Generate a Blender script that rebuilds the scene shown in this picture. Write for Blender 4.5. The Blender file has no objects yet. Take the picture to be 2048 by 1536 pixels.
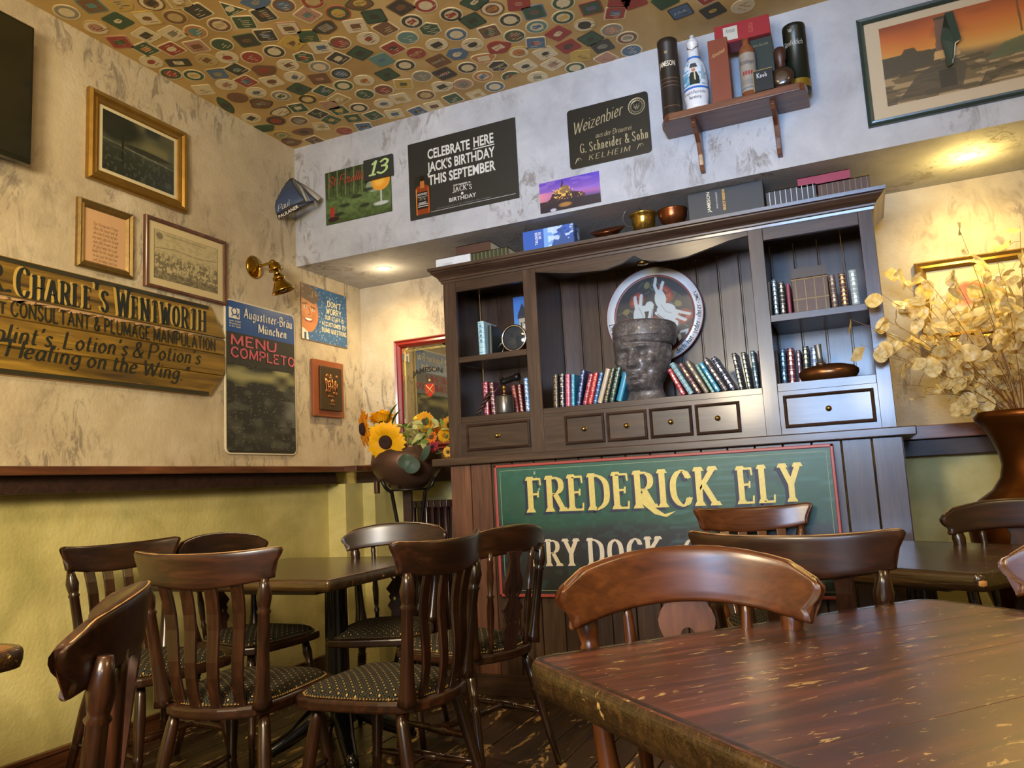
import bpy, bmesh, math, random
import numpy as np
from mathutils import Vector, Matrix
random.seed(7)
S = bpy.context.scene
COL = S.collection
PI = math.pi
# ---------------------------------------------------------------- camera
EYE = Vector((0, 0, 1.05)); YAW, PITCH, ROLL, FPX = 0.41843, 0.12859, -0.05356, 1567.2
FWD = Vector((-math.sin(YAW)*math.cos(PITCH), math.cos(YAW)*math.cos(PITCH), math.sin(PITCH)))
_r = Vector((math.cos(YAW), math.sin(YAW), 0)); _u = _r.cross(FWD)
RGT = math.cos(ROLL)*_r + math.sin(ROLL)*_u; UPV = -math.sin(ROLL)*_r + math.cos(ROLL)*_u
cam = bpy.data.objects.new('camera', bpy.data.cameras.new('camera')); COL.objects.link(cam)
cam.matrix_world = Matrix((( RGT.x, UPV.x, -FWD.x, EYE.x), (RGT.y, UPV.y, -FWD.y, EYE.y), (RGT.z, UPV.z, -FWD.z, EYE.z), (0, 0, 0, 1)))
cam.data.sensor_width = 36; cam.data.lens = FPX/2048*36; cam.data.clip_start = 0.02
S.camera = cam
# ---------------------------------------------------------------- view and world
vs = S.view_settings; vs.view_transform = 'Standard'; vs.look = 'None'; vs.gamma = 1; vs.use_curve_mapping = False
vs.exposure = 0.14
W = bpy.data.worlds.new('world'); S.world = W; W.use_nodes = True
W.node_tree.nodes['Background'].inputs[0].default_value = (0.5, 0.66, 1, 1)
W.node_tree.nodes['Background'].inputs[1].default_value = 1.2

def light(kind, name, loc, energy, color, aim=None, **k):
    d = bpy.data.lights.new(name, kind); d.energy = energy; d.color = color
    for a, b in k.items(): setattr(d, a, b)
    o = bpy.data.objects.new(name, d); COL.objects.link(o); o.location = loc
    if aim is not None: o.rotation_euler = (Vector(aim)-Vector(loc)).to_track_quat('-Z', 'Y').to_euler()
    return o
# daylight through the window behind the seats
light('AREA', 'window_daylight', (-0.15, -2.4, 2.0), 27, (0.34, 0.58, 1.0), (-0.90, 3.7, 2.45), shape='RECTANGLE', size=1.2, size_y=1.0, spread=math.radians(46))
# unseen warm lights: an added low fill, then two ceiling lamps
light('AREA', 'unseen_warm_light', (-1.1, -0.5, 1.9), 112, (1.0, 0.82, 0.52), (-3.05, 1.9, 0.95), shape='DISK', size=0.7)  # fill added to brighten the left wall
light('AREA', 'unseen_warm_light', (1.35, 0.9, 3.1), 30, (1.0, 0.74, 0.38), (0.8, 1.3, 0), shape='DISK', size=0.5)
light('AREA', 'unseen_warm_light', (-1.2, 0.6, 3.12), 30, (1.0, 0.78, 0.46), (-2.2, 1.8, 0), shape='DISK', size=0.5)
SPOT_C = (1.0, 0.75, 0.42); SPOT_R = (1.0, 0.70, 0.20)
light('SPOT', 'recessed_spot', (-2.637, 4.05, 2.425), 36, SPOT_C, (-2.62, 4.14, 0), spot_size=math.radians(155), spot_blend=1, shadow_soft_size=0.03)
light('SPOT', 'recessed_spot', (0.559, 4.03, 2.425), 36, SPOT_R, (0.58, 4.10, 0), spot_size=math.radians(160), spot_blend=1, shadow_soft_size=0.03)
light('POINT', 'spot_bulb', (-2.637, 4.05, 2.34), 2.2, SPOT_C, shadow_soft_size=0.03)
light('POINT', 'spot_bulb', (0.559, 4.03, 2.34), 5.0, SPOT_R, shadow_soft_size=0.03)
light('POINT', 'added_warm_fill', (0.1, -0.9, 1.75), 50, (1.0, 0.80, 0.52), shadow_soft_size=0.16)  # warm fill added behind the camera, lifts ceiling and walls

# ---------------------------------------------------------------- geometry helpers
def ray(px, py): return RGT*(px-1024)+UPV*(768-py)+FWD*FPX
def at(px, py, ax, v):
    """the point of the plane ax = v seen at a photograph pixel"""
    d = ray(px, py); i = 'XYZ'.index(ax); return EYE+d*((v-EYE[i])/d[i])
def lin(h):
    if isinstance(h, str): h = [int(h[i:i+2], 16)/255 for i in (0, 2, 4)]
    return tuple((c/12.92 if c <= .04045 else ((c+.055)/1.055)**2.4) for c in h[:3])

class MB:
    """collects shapes and links them as one mesh object"""
    def __init__(s): s.v = []; s.f = []; s.m = []; s.s = []
    def add(s, vs, fs, m=0, smooth=False, M=None):
        b = len(s.v); s.v += [tuple(M @ Vector(p)) if M else tuple(p) for p in vs]
        for f in fs: s.f.append(tuple(b+i for i in f)); s.m.append(m); s.s.append(smooth)
        return s
    def box(s, x0, x1, y0, y1, z0, z1, m=0, M=None):
        v = [(x, y, z) for x in (x0, x1) for y in (y0, y1) for z in (z0, z1)]
        return s.add(v, [(0, 1, 3, 2), (4, 6, 7, 5), (0, 4, 5, 1), (2, 3, 7, 6), (0, 2, 6, 4), (1, 5, 7, 3)], m, False, M)
    def prism(s, pts, t, m=0, M=None):
        """closed outline of (x, y), extruded t along z"""
        n = len(pts); v = [(x, y, 0) for x, y in pts]+[(x, y, t) for x, y in pts]
        f = [tuple(range(n))[::-1], tuple(range(n, 2*n))]+[(i, (i+1) % n, n+(i+1) % n, n+i) for i in range(n)]
        return s.add(v, f, m, False, M)
    def lathe(s, prof, n=20, m=0, M=None, smooth=True, cap=True):
        """prof: (r, z) from bottom to top"""
        v = []; k = len(prof)
        for r, z in prof: v += [(r*math.cos(2*PI*i/n), r*math.sin(2*PI*i/n), z) for i in range(n)]
        f = [(j*n+i, j*n+(i+1) % n, (j+1)*n+(i+1) % n, (j+1)*n+i) for j in range(k-1) for i in range(n)]
        if cap: f += [tuple(range(n))[::-1], tuple((k-1)*n+i for i in range(n))]
        return s.add(v, f, m, smooth, M)
    def turned(s, p0, p1, prof, n=14, m=0):
        """prof: (t, r) along the axis p0-p1"""
        p0 = Vector(p0); p1 = Vector(p1); L = (p1-p0).length
        M = Matrix.Translation(p0) @ (p1-p0).to_track_quat('Z', 'Y').to_matrix().to_4x4()
        return s.lathe([(r, t*L) for t, r in prof], n, m, M)
    def tube(s, pts, rad, n=8, m=0, cap=True):
        pts = [Vector(p) for p in pts]; k = len(pts); v = []
        if not hasattr(rad, '__len__'): rad = [rad]*k
        up = Vector((0.13, 0.31, 0.94)).normalized()
        for i, p in enumerate(pts):
            d = (pts[min(i+1, k-1)]-pts[max(i-1, 0)]).normalized()
            a = d.cross(up);
            if a.length < .05: a = d.cross(Vector((1, 0, 0)))
            a.normalize(); b = d.cross(a)
            v += [p+(a*math.cos(2*PI*j/n)+b*math.sin(2*PI*j/n))*rad[i] for j in range(n)]
        f = [(i*n+j, i*n+(j+1) % n, (i+1)*n+(j+1) % n, (i+1)*n+j) for i in range(k-1) for j in range(n)]
        if cap: f += [tuple(range(n))[::-1], tuple((k-1)*n+j for j in range(n))]
        return s.add(v, f, m, True)
    def grid(s, P, m=0, smooth=True, close=False):
        """P[i][j] points"""
        a = len(P); b = len(P[0]); v = [p for r in P for p in r]
        f = [(i*b+j, i*b+(j+1) % b, (i+1)*b+(j+1) % b, (i+1)*b+j) for i in range(a-1) for j in range(b if close else b-1)]
        return s.add(v, f, m, smooth)
    def ball(s, c, r, n=12, m=0, sc=(1, 1, 1)):
        k = max(4, n//2)
        M = Matrix.Translation(c) @ Matrix.Diagonal((r*sc[0], r*sc[1], r*sc[2], 1))
        return s.lathe([(max(1e-4, math.sin(PI*j/k)), -math.cos(PI*j/k)) for j in range(k+1)], n, m, M)
    def mesh(s, name, mats):
        me = bpy.data.meshes.new(name); me.from_pydata(s.v, [], s.f)
        me.polygons.foreach_set('material_index', s.m); me.polygons.foreach_set('use_smooth', s.s)
        for x in (mats if isinstance(mats, (list, tuple)) else [mats]): me.materials.append(x)
        bm = bmesh.new(); bm.from_mesh(me); bmesh.ops.recalc_face_normals(bm, faces=bm.faces); bm.to_mesh(me); bm.free()
        me.update(); return me
    def build(s, name, mats, parent=None, bevel=0, seg=2, loc=None, rot=None, **tags):
        o = bpy.data.objects.new(name, s.mesh(name, mats)); return place(o, parent, bevel, seg, loc, rot, **tags)

def place(o, parent=None, bevel=0, seg=2, loc=None, rot=None, **tags):
    COL.objects.link(o)
    if parent: o.parent = parent
    if loc is not None: o.location = loc
    if rot is not None: o.rotation_euler = rot
    if bevel:
        b = o.modifiers.new('bevel', 'BEVEL'); b.width = bevel; b.segments = seg; b.limit_method = 'ANGLE'; b.angle_limit = math.radians(35)
    for k, v in tags.items(): o[k] = v
    return o
def tag(o, label, cat, group=None):
    o['label'] = label; o['category'] = cat
    if group: o['group'] = group
    return o
def thing(name, label, cat, loc=(0, 0, 0), rz=0, group=None, rot=None):
    o = bpy.data.objects.new(name, None); COL.objects.link(o); o.location = loc; o.rotation_euler = rot or (0, 0, rz)
    o.empty_display_size = .05
    return tag(o, label, cat, group)
def struct(name, mb, mats, **k):
    o = mb.build(name, mats, **k); o['kind'] = 'structure'; return o
def copy_tree(o, parent=None):
    c = o.copy(); COL.objects.link(c); c.parent = parent
    for ch in list(o.children): copy_tree(ch, c)
    return c
def curve_plate(name, splines, t, mats, parent=None, M=None, bevel=0):
    """flat plate from outlines (first outer, the rest holes), thickness t centred"""
    cu = bpy.data.curves.new('c', 'CURVE'); cu.dimensions = '2D'; cu.fill_mode = 'BOTH'; cu.extrude = t/2
    for pts in splines:
        sp = cu.splines.new('POLY'); sp.points.add(len(pts)-1); sp.use_cyclic_u = True
        for i, (x, y) in enumerate(pts): sp.points[i].co = (x, y, 0, 1)
    ob = bpy.data.objects.new('c', cu); me = bpy.data.meshes.new_from_object(ob); bpy.data.objects.remove(ob); bpy.data.curves.remove(cu)
    if M: me.transform(M)
    me.name = name
    for x in (mats if isinstance(mats, (list, tuple)) else [mats]): me.materials.append(x)
    o = bpy.data.objects.new(name, me); return place(o, parent, bevel)

# ---------------------------------------------------------------- materials
class NB:
    def __init__(s, name):
        s.mat = bpy.data.materials.new(name); s.mat.use_nodes = True; s.t = s.mat.node_tree; s.n = s.t.nodes; s.p = s.n['Principled BSDF']
    def new(s, ty, **k):
        x = s.n.new(ty)
        for a, b in k.items(): setattr(x, a, b)
        return x
    def put(s, sock, val):
        if isinstance(val, bpy.types.NodeSocket): s.t.links.new(val, sock)
        elif isinstance(val, (tuple, list)) and sock.type == 'RGBA': sock.default_value = (*val[:3], 1)
        else: sock.default_value = val
    def math(s, op, a, b=0, c=None, clamp=False):
        x = s.new('ShaderNodeMath', operation=op, use_clamp=clamp); s.put(x.inputs[0], a); s.put(x.inputs[1], b)
        if c is not None: s.put(x.inputs[2], c)
        return x.outputs[0]
    def coord(s, scale=(1, 1, 1), kind='Object', rot=(0, 0, 0)):
        c = s.new('ShaderNodeTexCoord'); m = s.new('ShaderNodeMapping'); s.put(m.inputs['Vector'], c.outputs[kind]); m.inputs['Scale'].default_value = scale; m.inputs['Rotation'].default_value = rot
        return m.outputs[0]
    def noise(s, vec, scale=5, detail=3, dist=0, rough=.5):
        x = s.new('ShaderNodeTexNoise'); s.put(x.inputs['Vector'], vec); x.inputs['Scale'].default_value = scale; x.inputs['Detail'].default_value = detail; x.inputs['Distortion'].default_value = dist; x.inputs['Roughness'].default_value = rough
        return x.outputs['Fac']
    def ramp(s, fac, stops, interp='LINEAR'):
        x = s.new('ShaderNodeValToRGB'); x.color_ramp.interpolation = interp; e = x.color_ramp.elements
        e.remove(e[1]); e[0].position = stops[0][0]
        for p, c in stops[1:]: e.new(p)
        for i, (p, c) in enumerate(stops):
            c = (c, c, c) if isinstance(c, (int, float)) else lin(c); e[i].color = (*c, 1)
        s.put(x.inputs[0], fac); return x.outputs[0]
    def mix(s, f, a, b, mode='MIX'):
        x = s.new('ShaderNodeMix', data_type='RGBA', blend_type=mode); s.put(x.inputs['Factor'], f); s.put(x.inputs[6], a); s.put(x.inputs[7], b); return x.outputs[2]
    def bump(s, h, strength=.2, dist=.01):
        x = s.new('ShaderNodeBump'); x.inputs['Strength'].default_value = strength; x.inputs['Distance'].default_value = dist; s.put(x.inputs['Height'], h); s.put(s.p.inputs['Normal'], x.outputs[0])
    def done(s, col=None, rough=.5, metal=0, coat=0, spec=None, coat_rough=.1):
        if col is not None: s.put(s.p.inputs['Base Color'], col)
        s.put(s.p.inputs['Roughness'], rough); s.put(s.p.inputs['Metallic'], metal); s.put(s.p.inputs['Coat Weight'], coat); s.p.inputs['Coat Roughness'].default_value = coat_rough
        if spec is not None: s.p.inputs['Specular IOR Level'].default_value = spec
        return s.mat
_mc = {}
def M(h, rough=.5, metal=0, coat=0, var=.12, scale=14, bump=0, spec=None):
    """plain material with slight procedural variation"""
    key = (h, rough, metal, coat, var, scale, bump)
    if key in _mc: return _mc[key]
    b = NB('paint_'+h); c = lin(h); v = b.coord()
    n = b.noise(v, scale, 3)
    lo = tuple(x*(1-var) for x in c); hi = tuple(min(1, x*(1+var)) for x in c)
    b.put(b.p.inputs['Base Color'], b.mix(n, lo, hi))
    if bump: b.bump(b.noise(v, scale*6, 3), bump, .004)
    _mc[key] = b.done(None, rough, metal, coat, spec); return _mc[key]
def wood(name, dark, mid, light_, axis='z', rough=.32, coat=.25, scale=1.0, bump=.06, wear=0, fleck=0, crough=.12, wsc=None):
    b = NB(name); sc = {'x': (.7, 9, 9), 'y': (9, .7, 9), 'z': (9, 9, .7)}[axis]
    v = b.coord(tuple(x*scale for x in sc)); oi = b.new('ShaderNodeObjectInfo')
    add = b.new('ShaderNodeVectorMath', operation='ADD'); b.put(add.inputs[0], v)
    cmb = b.new('ShaderNodeCombineXYZ'); r10 = b.math('MULTIPLY', oi.outputs['Random'], 37.0)
    for i in range(3): b.put(cmb.inputs[i], r10)
    b.put(add.inputs[1], cmb.outputs[0]); v = add.outputs[0]
    n1 = b.noise(v, 2.2, 4, 1.2, .6); n2 = b.noise(v, 11, 2, .3, .6)
    f = b.math('ADD', b.math('MULTIPLY', n1, .75), b.math('MULTIPLY', n2, .25))
    col = b.ramp(f, [(.32, dark), (.5, mid), (.68, light_)])
    tint = b.math('MULTIPLY_ADD', oi.outputs['Random'], .3, .85)
    hs = b.new('ShaderNodeHueSaturation'); b.put(hs.inputs['Value'], tint); b.put(hs.inputs['Color'], col); col = hs.outputs[0]
    if wear:
        w = b.noise(b.coord(wsc or tuple(.35*x for x in sc)), 5, 6, .5, .7); wf = b.ramp(w, [(wear, 0), (wear+.035, 1)])
        col = b.mix(wf, col, lin('b89562'))
    if fleck:
        fk = b.noise(b.coord((14, 48, 48) if axis == 'x' else (48, 14, 48)), 1.6, 4, .8, .65); col = b.mix(b.ramp(fk, [(fleck, 0), (fleck+.02, .8)]), col, lin('b89a68'))
    b.put(b.p.inputs['Base Color'], col); b.bump(n2, bump, .003)
    return b.done(None, rough, 0, coat, .5, crough)
def painted(name='print', rough=.45, coat=0):
    b = NB(name); a = b.new('ShaderNodeVertexColor', layer_name='Col'); return b.done(a.outputs[0], rough, 0, coat)
# ---------------------------------------------------------------- lettering: pen strokes over letter skeletons
_O = "~.36,1 .1,.85 0,.5 .1,.15 .36,0 .62,.15 .72,.5 .62,.85 .36,1"
GL = {
'A': (.78, "0,0 .39,1 .78,0;.14,.34 .64,.34"), 'B': (.6, "0,0 0,1;~0,1 .35,1 .5,.88 .5,.66 .32,.54 0,.54;~0,.54 .4,.52 .6,.38 .6,.16 .4,0 0,0"),
'C': (.68, "~.68,.78 .55,.97 .3,.99 .06,.78 0,.5 .06,.22 .3,.01 .56,.03 .69,.22"), 'D': (.7, "0,0 0,1;~0,1 .3,1 .62,.82 .7,.5 .62,.18 .3,0 0,0"),
'E': (.54, "0,0 0,1;0,1 .52,1;0,.53 .4,.53;0,0 .54,0"), 'F': (.52, "0,0 0,1;0,1 .52,1;0,.53 .4,.53"),
'G': (.7, "~.68,.8 .55,.97 .3,.99 .06,.78 0,.5 .06,.22 .3,.01 .56,.03 .68,.18;.68,.05 .68,.44;.44,.44 .68,.44"), 'H': (.7, "0,0 0,1;.7,0 .7,1;0,.52 .7,.52"),
'I': (.04, ".02,0 .02,1"), 'J': (.4, "~.38,1 .38,.3 .3,.03 .1,0 0,.16"), 'K': (.66, "0,0 0,1;.6,1 0,.42;.2,.58 .66,0"), 'L': (.52, "0,0 0,1;0,0 .52,0"),
'M': (.86, "0,0 .04,1;.04,1 .43,.1;.43,.1 .82,1;.82,1 .86,0"), 'N': (.7, "0,0 0,1;0,1 .7,0;.7,0 .7,1"), 'O': (.72, _O), 'P': (.58, "0,0 0,1;~0,1 .38,1 .56,.87 .56,.62 .36,.48 0,.47"),
'Q': (.72, _O+";.4,.25 .75,-.1"), 'R': (.64, "0,0 0,1;~0,1 .38,1 .56,.88 .56,.66 .36,.52 0,.51;.28,.51 .66,0"), 'S': (.54, "~.5,.82 .4,.98 .15,.98 .02,.78 .14,.6 .38,.45 .53,.26 .42,.03 .16,0 0,.2"),
'T': (.64, "0,1 .64,1;.32,0 .32,1"), 'U': (.68, "~0,1 0,.3 .12,.04 .34,0 .56,.04 .68,.3 .68,1"), 'V': (.72, "0,1 .36,0 .72,1"), 'W': (1.0, "0,1 .26,0;.26,0 .5,.85;.5,.85 .74,0;.74,0 1.0,1"),
'X': (.66, "0,0 .64,1;.02,1 .66,0"), 'Y': (.68, "0,1 .34,.46;.68,1 .34,.46;.34,.46 .34,0"), 'Z': (.6, "0,1 .6,1 0,0 .6,0"),
'a': (.44, "~.4,.5 .24,.62 .06,.48 .01,.2 .12,0 .28,.08 .4,.36;.42,.6 .39,.06 .48,.03"), 'b': (.44, ".04,1 .04,.04;~.04,.42 .2,.62 .4,.5 .42,.2 .28,0 .04,.06"), 'c': (.38, "~.37,.48 .22,.62 .04,.44 .02,.16 .18,0 .37,.12"),
'd': (.46, ".42,1 .4,.05 .48,.02;~.4,.44 .24,.62 .05,.46 .01,.2 .14,0 .38,.14"), 'e': (.4, "~.03,.3 .36,.38 .34,.56 .2,.62 .04,.42 .03,.16 .18,0 .38,.12"), 'f': (.3, "~.34,.92 .22,1 .13,.8 .12,0;0,.6 .28,.6"),
'g': (.46, "~.4,.5 .24,.62 .05,.46 .04,.2 .2,.06 .4,.26;~.42,.6 .42,-.05 .3,-.28 .08,-.25 .02,-.14"), 'h': (.44, ".04,0 .04,1;~.04,.42 .2,.62 .38,.5 .4,.1 .48,.02"), 'i': (.12, ".05,.6 .05,.05 .13,.02;.03,.82 .08,.86"),
'k': (.42, ".04,0 .04,1;.38,.6 .04,.28;.14,.36 .42,0"), 'l': (.14, ".05,1 .05,.06 .14,.02"), 'm': (.7, ".04,0 .04,.6;~.04,.44 .18,.62 .34,.5 .34,0;~.34,.44 .5,.62 .64,.5 .64,.08 .72,.02"), 'n': (.44, ".04,0 .04,.6;~.04,.44 .2,.62 .38,.5 .38,.08 .46,.02"),
'o': (.44, "~.22,.62 .04,.46 .02,.2 .2,0 .38,.14 .42,.4 .22,.62"), 'p': (.44, ".04,-.3 .04,.6;~.04,.42 .2,.62 .4,.5 .42,.2 .28,0 .04,.06"), 'r': (.32, ".04,0 .04,.6;~.04,.4 .16,.6 .32,.56"), 's': (.34, "~.32,.5 .2,.62 .04,.5 .16,.34 .32,.18 .2,0 .01,.1"),
't': (.28, "~.11,.86 .1,.2 .16,.02 .28,.06;0,.6 .26,.6"), 'u': (.46, "~.03,.6 .03,.14 .16,0 .34,.1 .38,.3;.4,.6 .38,.06 .47,.02"), 'v': (.4, "0,.6 .2,0 .4,.6"), 'w': (.62, "0,.6 .16,0 .31,.55;.31,.55 .47,0 .62,.6"), 'x': (.4, "0,.6 .4,0;.38,.6 0,0"),
'y': (.44, "0,.6 .2,.05;.42,.6 .14,-.28 0,-.26"), 'z': (.38, "0,.6 .36,.6 0,0 .38,0"), 'j': (.16, "~.1,.6 .1,-.1 0,-.26;.08,.82 .13,.86"),
'1': (.24, ".0,.8 .16,1 .16,0;0,0 .3,0"), '3': (.46, "~.04,.86 .22,1 .42,.84 .36,.6 .16,.53;~.16,.53 .42,.46 .46,.2 .26,0 0,.12"),
'&': (.66, "~.66,.4 .4,.02 .14,0 0,.2 .1,.42 .38,.7 .34,.94 .18,.98 .1,.8 .24,.5 .64,0"), '.': (.08, ".02,0 .08,.07"), ',': (.1, ".06,.08 .0,-.14"), "'": (.1, ".06,1 .03,.78"), '"': (.2, ".05,1 .03,.8;.18,1 .16,.8"), '-': (.3, ".02,.34 .28,.34"), ':': (.1, ".03,.08 .08,.14;.03,.5 .08,.56"), '!': (.08, ".04,1 .04,.3;.03,.02 .06,.07")}
GL['ü'] = (GL['u'][0], GL['u'][1]+";.08,.8 .12,.85;.28,.8 .32,.85"); GL['ä'] = (GL['a'][0], GL['a'][1]+";.1,.8 .14,.85;.28,.8 .32,.85")
def _smooth(p, k=5):
    q = [p[0]]+p+[p[-1]]; out = []
    for i in range(1, len(q)-2):
        a, b, c, d = (np.array(q[j]) for j in (i-1, i, i+1, i+2))
        for t in range(k):
            t /= k; out.append(tuple(.5*((2*b)+(-a+c)*t+(2*a-5*b+4*c-d)*t*t+(-a+3*b-3*c+d)*t**3)))
    return out+[p[-1]]
def strokes(s):
    out = []
    for st in s.split(';'):
        sm = st.startswith('~'); p = [tuple(float(x) for x in q.split(',')) for q in st.lstrip('~').split()]
        out.append(_smooth(p) if sm else p)
    return out
def pen_text(s, thick=.16, ang=0, thin=.05, serif=0, slant=0, sx=1, track=.16, space=.42, wob=0, sizes=None):
    """list of 2-D quads and the total width, cap height 1"""
    polys = []; x0 = 0; nv = np.array([math.cos(math.radians(ang)), math.sin(math.radians(ang))])*thick/2; rn = random.Random(len(s))
    for ch in s:
        if ch == ' ': x0 += space*sx; continue
        k = 1.0
        if sizes and ch.islower(): k = sizes; ch = ch.upper()
        w, sk = GL.get(ch, GL['-'])
        for p in strokes(sk):
            P = [np.array((x0+x*sx*k+slant*y*k+thick/2+wob*rn.uniform(-1, 1), y*k+wob*rn.uniform(-1, 1))) for x, y in p]
            for a, b in zip(P, P[1:]):
                d = b-a; L = max(1e-6, float(np.hypot(*d))); n = np.array((-d[1], d[0]))/L*thin/2; e = d/L*thin*.3
                polys.append([a-nv, b-nv, b+nv, a+nv]); polys.append([a-n-e, b-n+e, b+n+e, a+n-e])
            if serif:
                for (q, r) in ((P[0], P[1]), (P[-1], P[-2])):
                    if min(abs(q[1]), abs(q[1]-k)) < .06:
                        d = r-q
                        if abs(d[1]) > abs(d[0])*.8: polys.append([q+np.array(v) for v in ((-serif-thick/2, -thin*.5), (serif+thick/2, -thin*.5), (serif*.2+thick/2, thin*1.3), (-serif*.2-thick/2, thin*1.3))])
                    if abs((r-q)[1]) < .05 and ch in 'EFTLZ' and abs(q[0]-x0-thick/2) > .2*sx*k or (ch == 'T' and abs(q[1]-k) < .03):
                        sg = 1 if q[1] < k*.5 and ch in 'EL' and q[1] < .1 else (-1 if q[1] > k*.9 else 0)
                        h = .2*k; polys.append([q+np.array(v) for v in ((-thin, (-h/2 if sg == 0 else 0)), (thin*.4, (-h/2 if sg == 0 else 0)), (thin*.4+.02, (h/2 if sg == 0 else sg*h)), (-thin*.5, (h/2 if sg == 0 else sg*h)))])
        x0 += w*sx*k+track*sx+thick*.9
    return polys, x0-track*sx
_tx = {}
def sans_text(s, offset=0.0):
    cu = bpy.data.curves.new('t', 'FONT'); cu.body = s; cu.size = 1.4; cu.offset = offset; cu.resolution_u = 3
    ob = bpy.data.objects.new('t', cu); me = bpy.data.meshes.new_from_object(ob); bpy.data.objects.remove(ob); bpy.data.curves.remove(cu)
    co = [tuple(v.co)[:2] for v in me.vertices]; polys = [[co[i] for i in p.vertices] for p in me.polygons]; bpy.data.meshes.remove(me)
    return polys, max([c[0] for c in co] or [1])
STY = dict(roman=dict(thick=.2, thin=.05, serif=.09, track=.2), roman_small=dict(thick=.17, thin=.05, serif=.07, track=.16, sizes=.78),
    block=dict(thick=.15, thin=.13, track=.14), italic=dict(thick=.12, ang=15, thin=.06, slant=.22, track=.06, space=.3), gothic=dict(thick=.17, ang=38, thin=.05, sx=.86, track=.08, space=.35),
    chalk=dict(thick=.05, thin=.13, track=.16, wob=.025), script=dict(thick=.05, ang=30, thin=.045, slant=.3, track=.02))
def lettering(parent, s, mat, o, u, v, h, w=None, style='sans', name='lettering', align='l', lift=.0015, label=None, arc=0, **kw):
    if style == 'sans': polys, W_ = sans_text(s, kw.get('offset', .02))
    else: polys, W_ = pen_text(s, **{**STY[style], **kw})
    if not polys: return None
    o = Vector(o); u = Vector(u).normalized(); v = Vector(v).normalized(); n = u.cross(v)*lift
    kx = (w/W_) if w else h; off = {'l': 0, 'c': -.5, 'r': -1}[align]*W_*kx
    mb = MB()
    for i, p in enumerate(polys):
        q = []
        for x, y in p:
            X = x*kx+off; Y = y*h
            if arc: Y += arc*(1-((x/W_)*2-1)**2)
            q.append(o+u*X+v*Y+n*(1+.04*(i % 5)))
        mb.add(q, [tuple(range(len(q)))])
    ob = mb.build(name, mat, parent)
    if label: ob['label'] = label
    return ob
# ---------------------------------------------------------------- printed pictures as coloured vertices
class Paint:
    def __init__(s, nx, ny, base): s.nx = nx; s.ny = ny; s.Y, s.X = np.meshgrid(np.linspace(0, 1, ny), np.linspace(0, 1, nx), indexing='ij'); s.C = np.zeros((ny, nx, 3))+np.array(lin(base)); s.rs = np.random.RandomState(nx*ny)
    def put(s, mask, col, a=1.0):
        c = np.array(lin(col)) if isinstance(col, str) else np.array(col); m = (np.clip(mask, 0, 1)*a)[..., None]; s.C = s.C*(1-m)+c*m; return s
    def noise(s, fx, fy, seed=0):
        r = np.random.RandomState(seed); g = r.rand(int(fy)+3, int(fx)+3); x = s.X*fx; y = s.Y*fy; i = np.floor(x).astype(int); j = np.floor(y).astype(int); a = x-i; b = y-j; a = a*a*(3-2*a); b = b*b*(3-2*b)
        return (g[j, i]*(1-a)+g[j, i+1]*a)*(1-b)+(g[j+1, i]*(1-a)+g[j+1, i+1]*a)*b
    def grad(s, stops, seed=None):
        ys = [p for p, _ in stops]; cs = np.array([lin(c) for _, c in stops]); Y = s.Y if seed is None else s.Y+.12*(s.noise(5, 3, seed)-.5)
        s.C = np.stack([np.interp(Y, ys, cs[:, k]) for k in range(3)], -1); return s
    def ell(s, cx, cy, rx, ry, col, a=1., soft=.04): d = np.sqrt(((s.X-cx)/rx)**2+((s.Y-cy)/ry)**2); return s.put((1-d)/soft+.5, col, a)
    def poly(s, pts, col, a=1.):
        m = np.zeros_like(s.X, bool); n = len(pts)
        for i in range(n):
            x0, y0 = pts[i]; x1, y1 = pts[(i+1) % n]
            if y0 == y1: continue
            c = ((s.Y >= min(y0, y1)) & (s.Y < max(y0, y1))) & (s.X < (x1-x0)*(s.Y-y0)/(y1-y0)+x0); m ^= c
        return s.put(m.astype(float), col, a)
    def rect(s, x0, x1, y0, y1, col, a=1.): return s.put(((s.X >= x0) & (s.X <= x1) & (s.Y >= y0) & (s.Y <= y1)).astype(float), col, a)
    def line(s, pts, w, col, a=1., asp=1.):
        for (x0, y0), (x1, y1) in zip(pts, pts[1:]):
            dx = (x1-x0)*asp; dy = y1-y0; L = dx*dx+dy*dy+1e-9; t = np.clip((((s.X-x0)*asp)*dx+(s.Y-y0)*dy)/L, 0, 1); d = np.hypot((s.X-x0)*asp-t*dx, s.Y-y0-t*dy); s.put((w-d)/(.3*w)+.5, col, a)
        return s
    def mottle(s, fx, fy, amt, seed=1): s.C = s.C*(1+amt*2*(s.noise(fx, fy, seed)[..., None]-.5)); return s
    def build(s, name, o, u, v, parent=None, rough=.45, coat=0, wrap=None, label=None):
        """on the parallelogram o + u*X + v*Y, or through wrap(X, Y) -> point"""
        o = Vector(o); u = Vector(u); v = Vector(v); me = bpy.data.meshes.new(name); nx, ny = s.nx, s.ny
        if wrap: co = [wrap(x, y) for y in np.linspace(0, 1, ny) for x in np.linspace(0, 1, nx)]
        else: co = [o+u*x+v*y for y in np.linspace(0, 1, ny) for x in np.linspace(0, 1, nx)]
        me.from_pydata([tuple(c) for c in co], [], [(j*nx+i, j*nx+i+1, (j+1)*nx+i+1, (j+1)*nx+i) for j in range(ny-1) for i in range(nx-1)])
        ca = me.color_attributes.new('Col', 'FLOAT_COLOR', 'POINT'); ca.data.foreach_set('color', np.concatenate([np.clip(s.C, 0, 1), np.ones((ny, nx, 1))], -1).astype(np.float32).ravel())
        k = (rough, coat)
        if k not in _tx: _tx[k] = painted('print', rough, coat)
        me.materials.append(_tx[k]); me.update(); ob = place(bpy.data.objects.new(name, me), parent)
        if label: ob['label'] = label
        return ob
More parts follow.
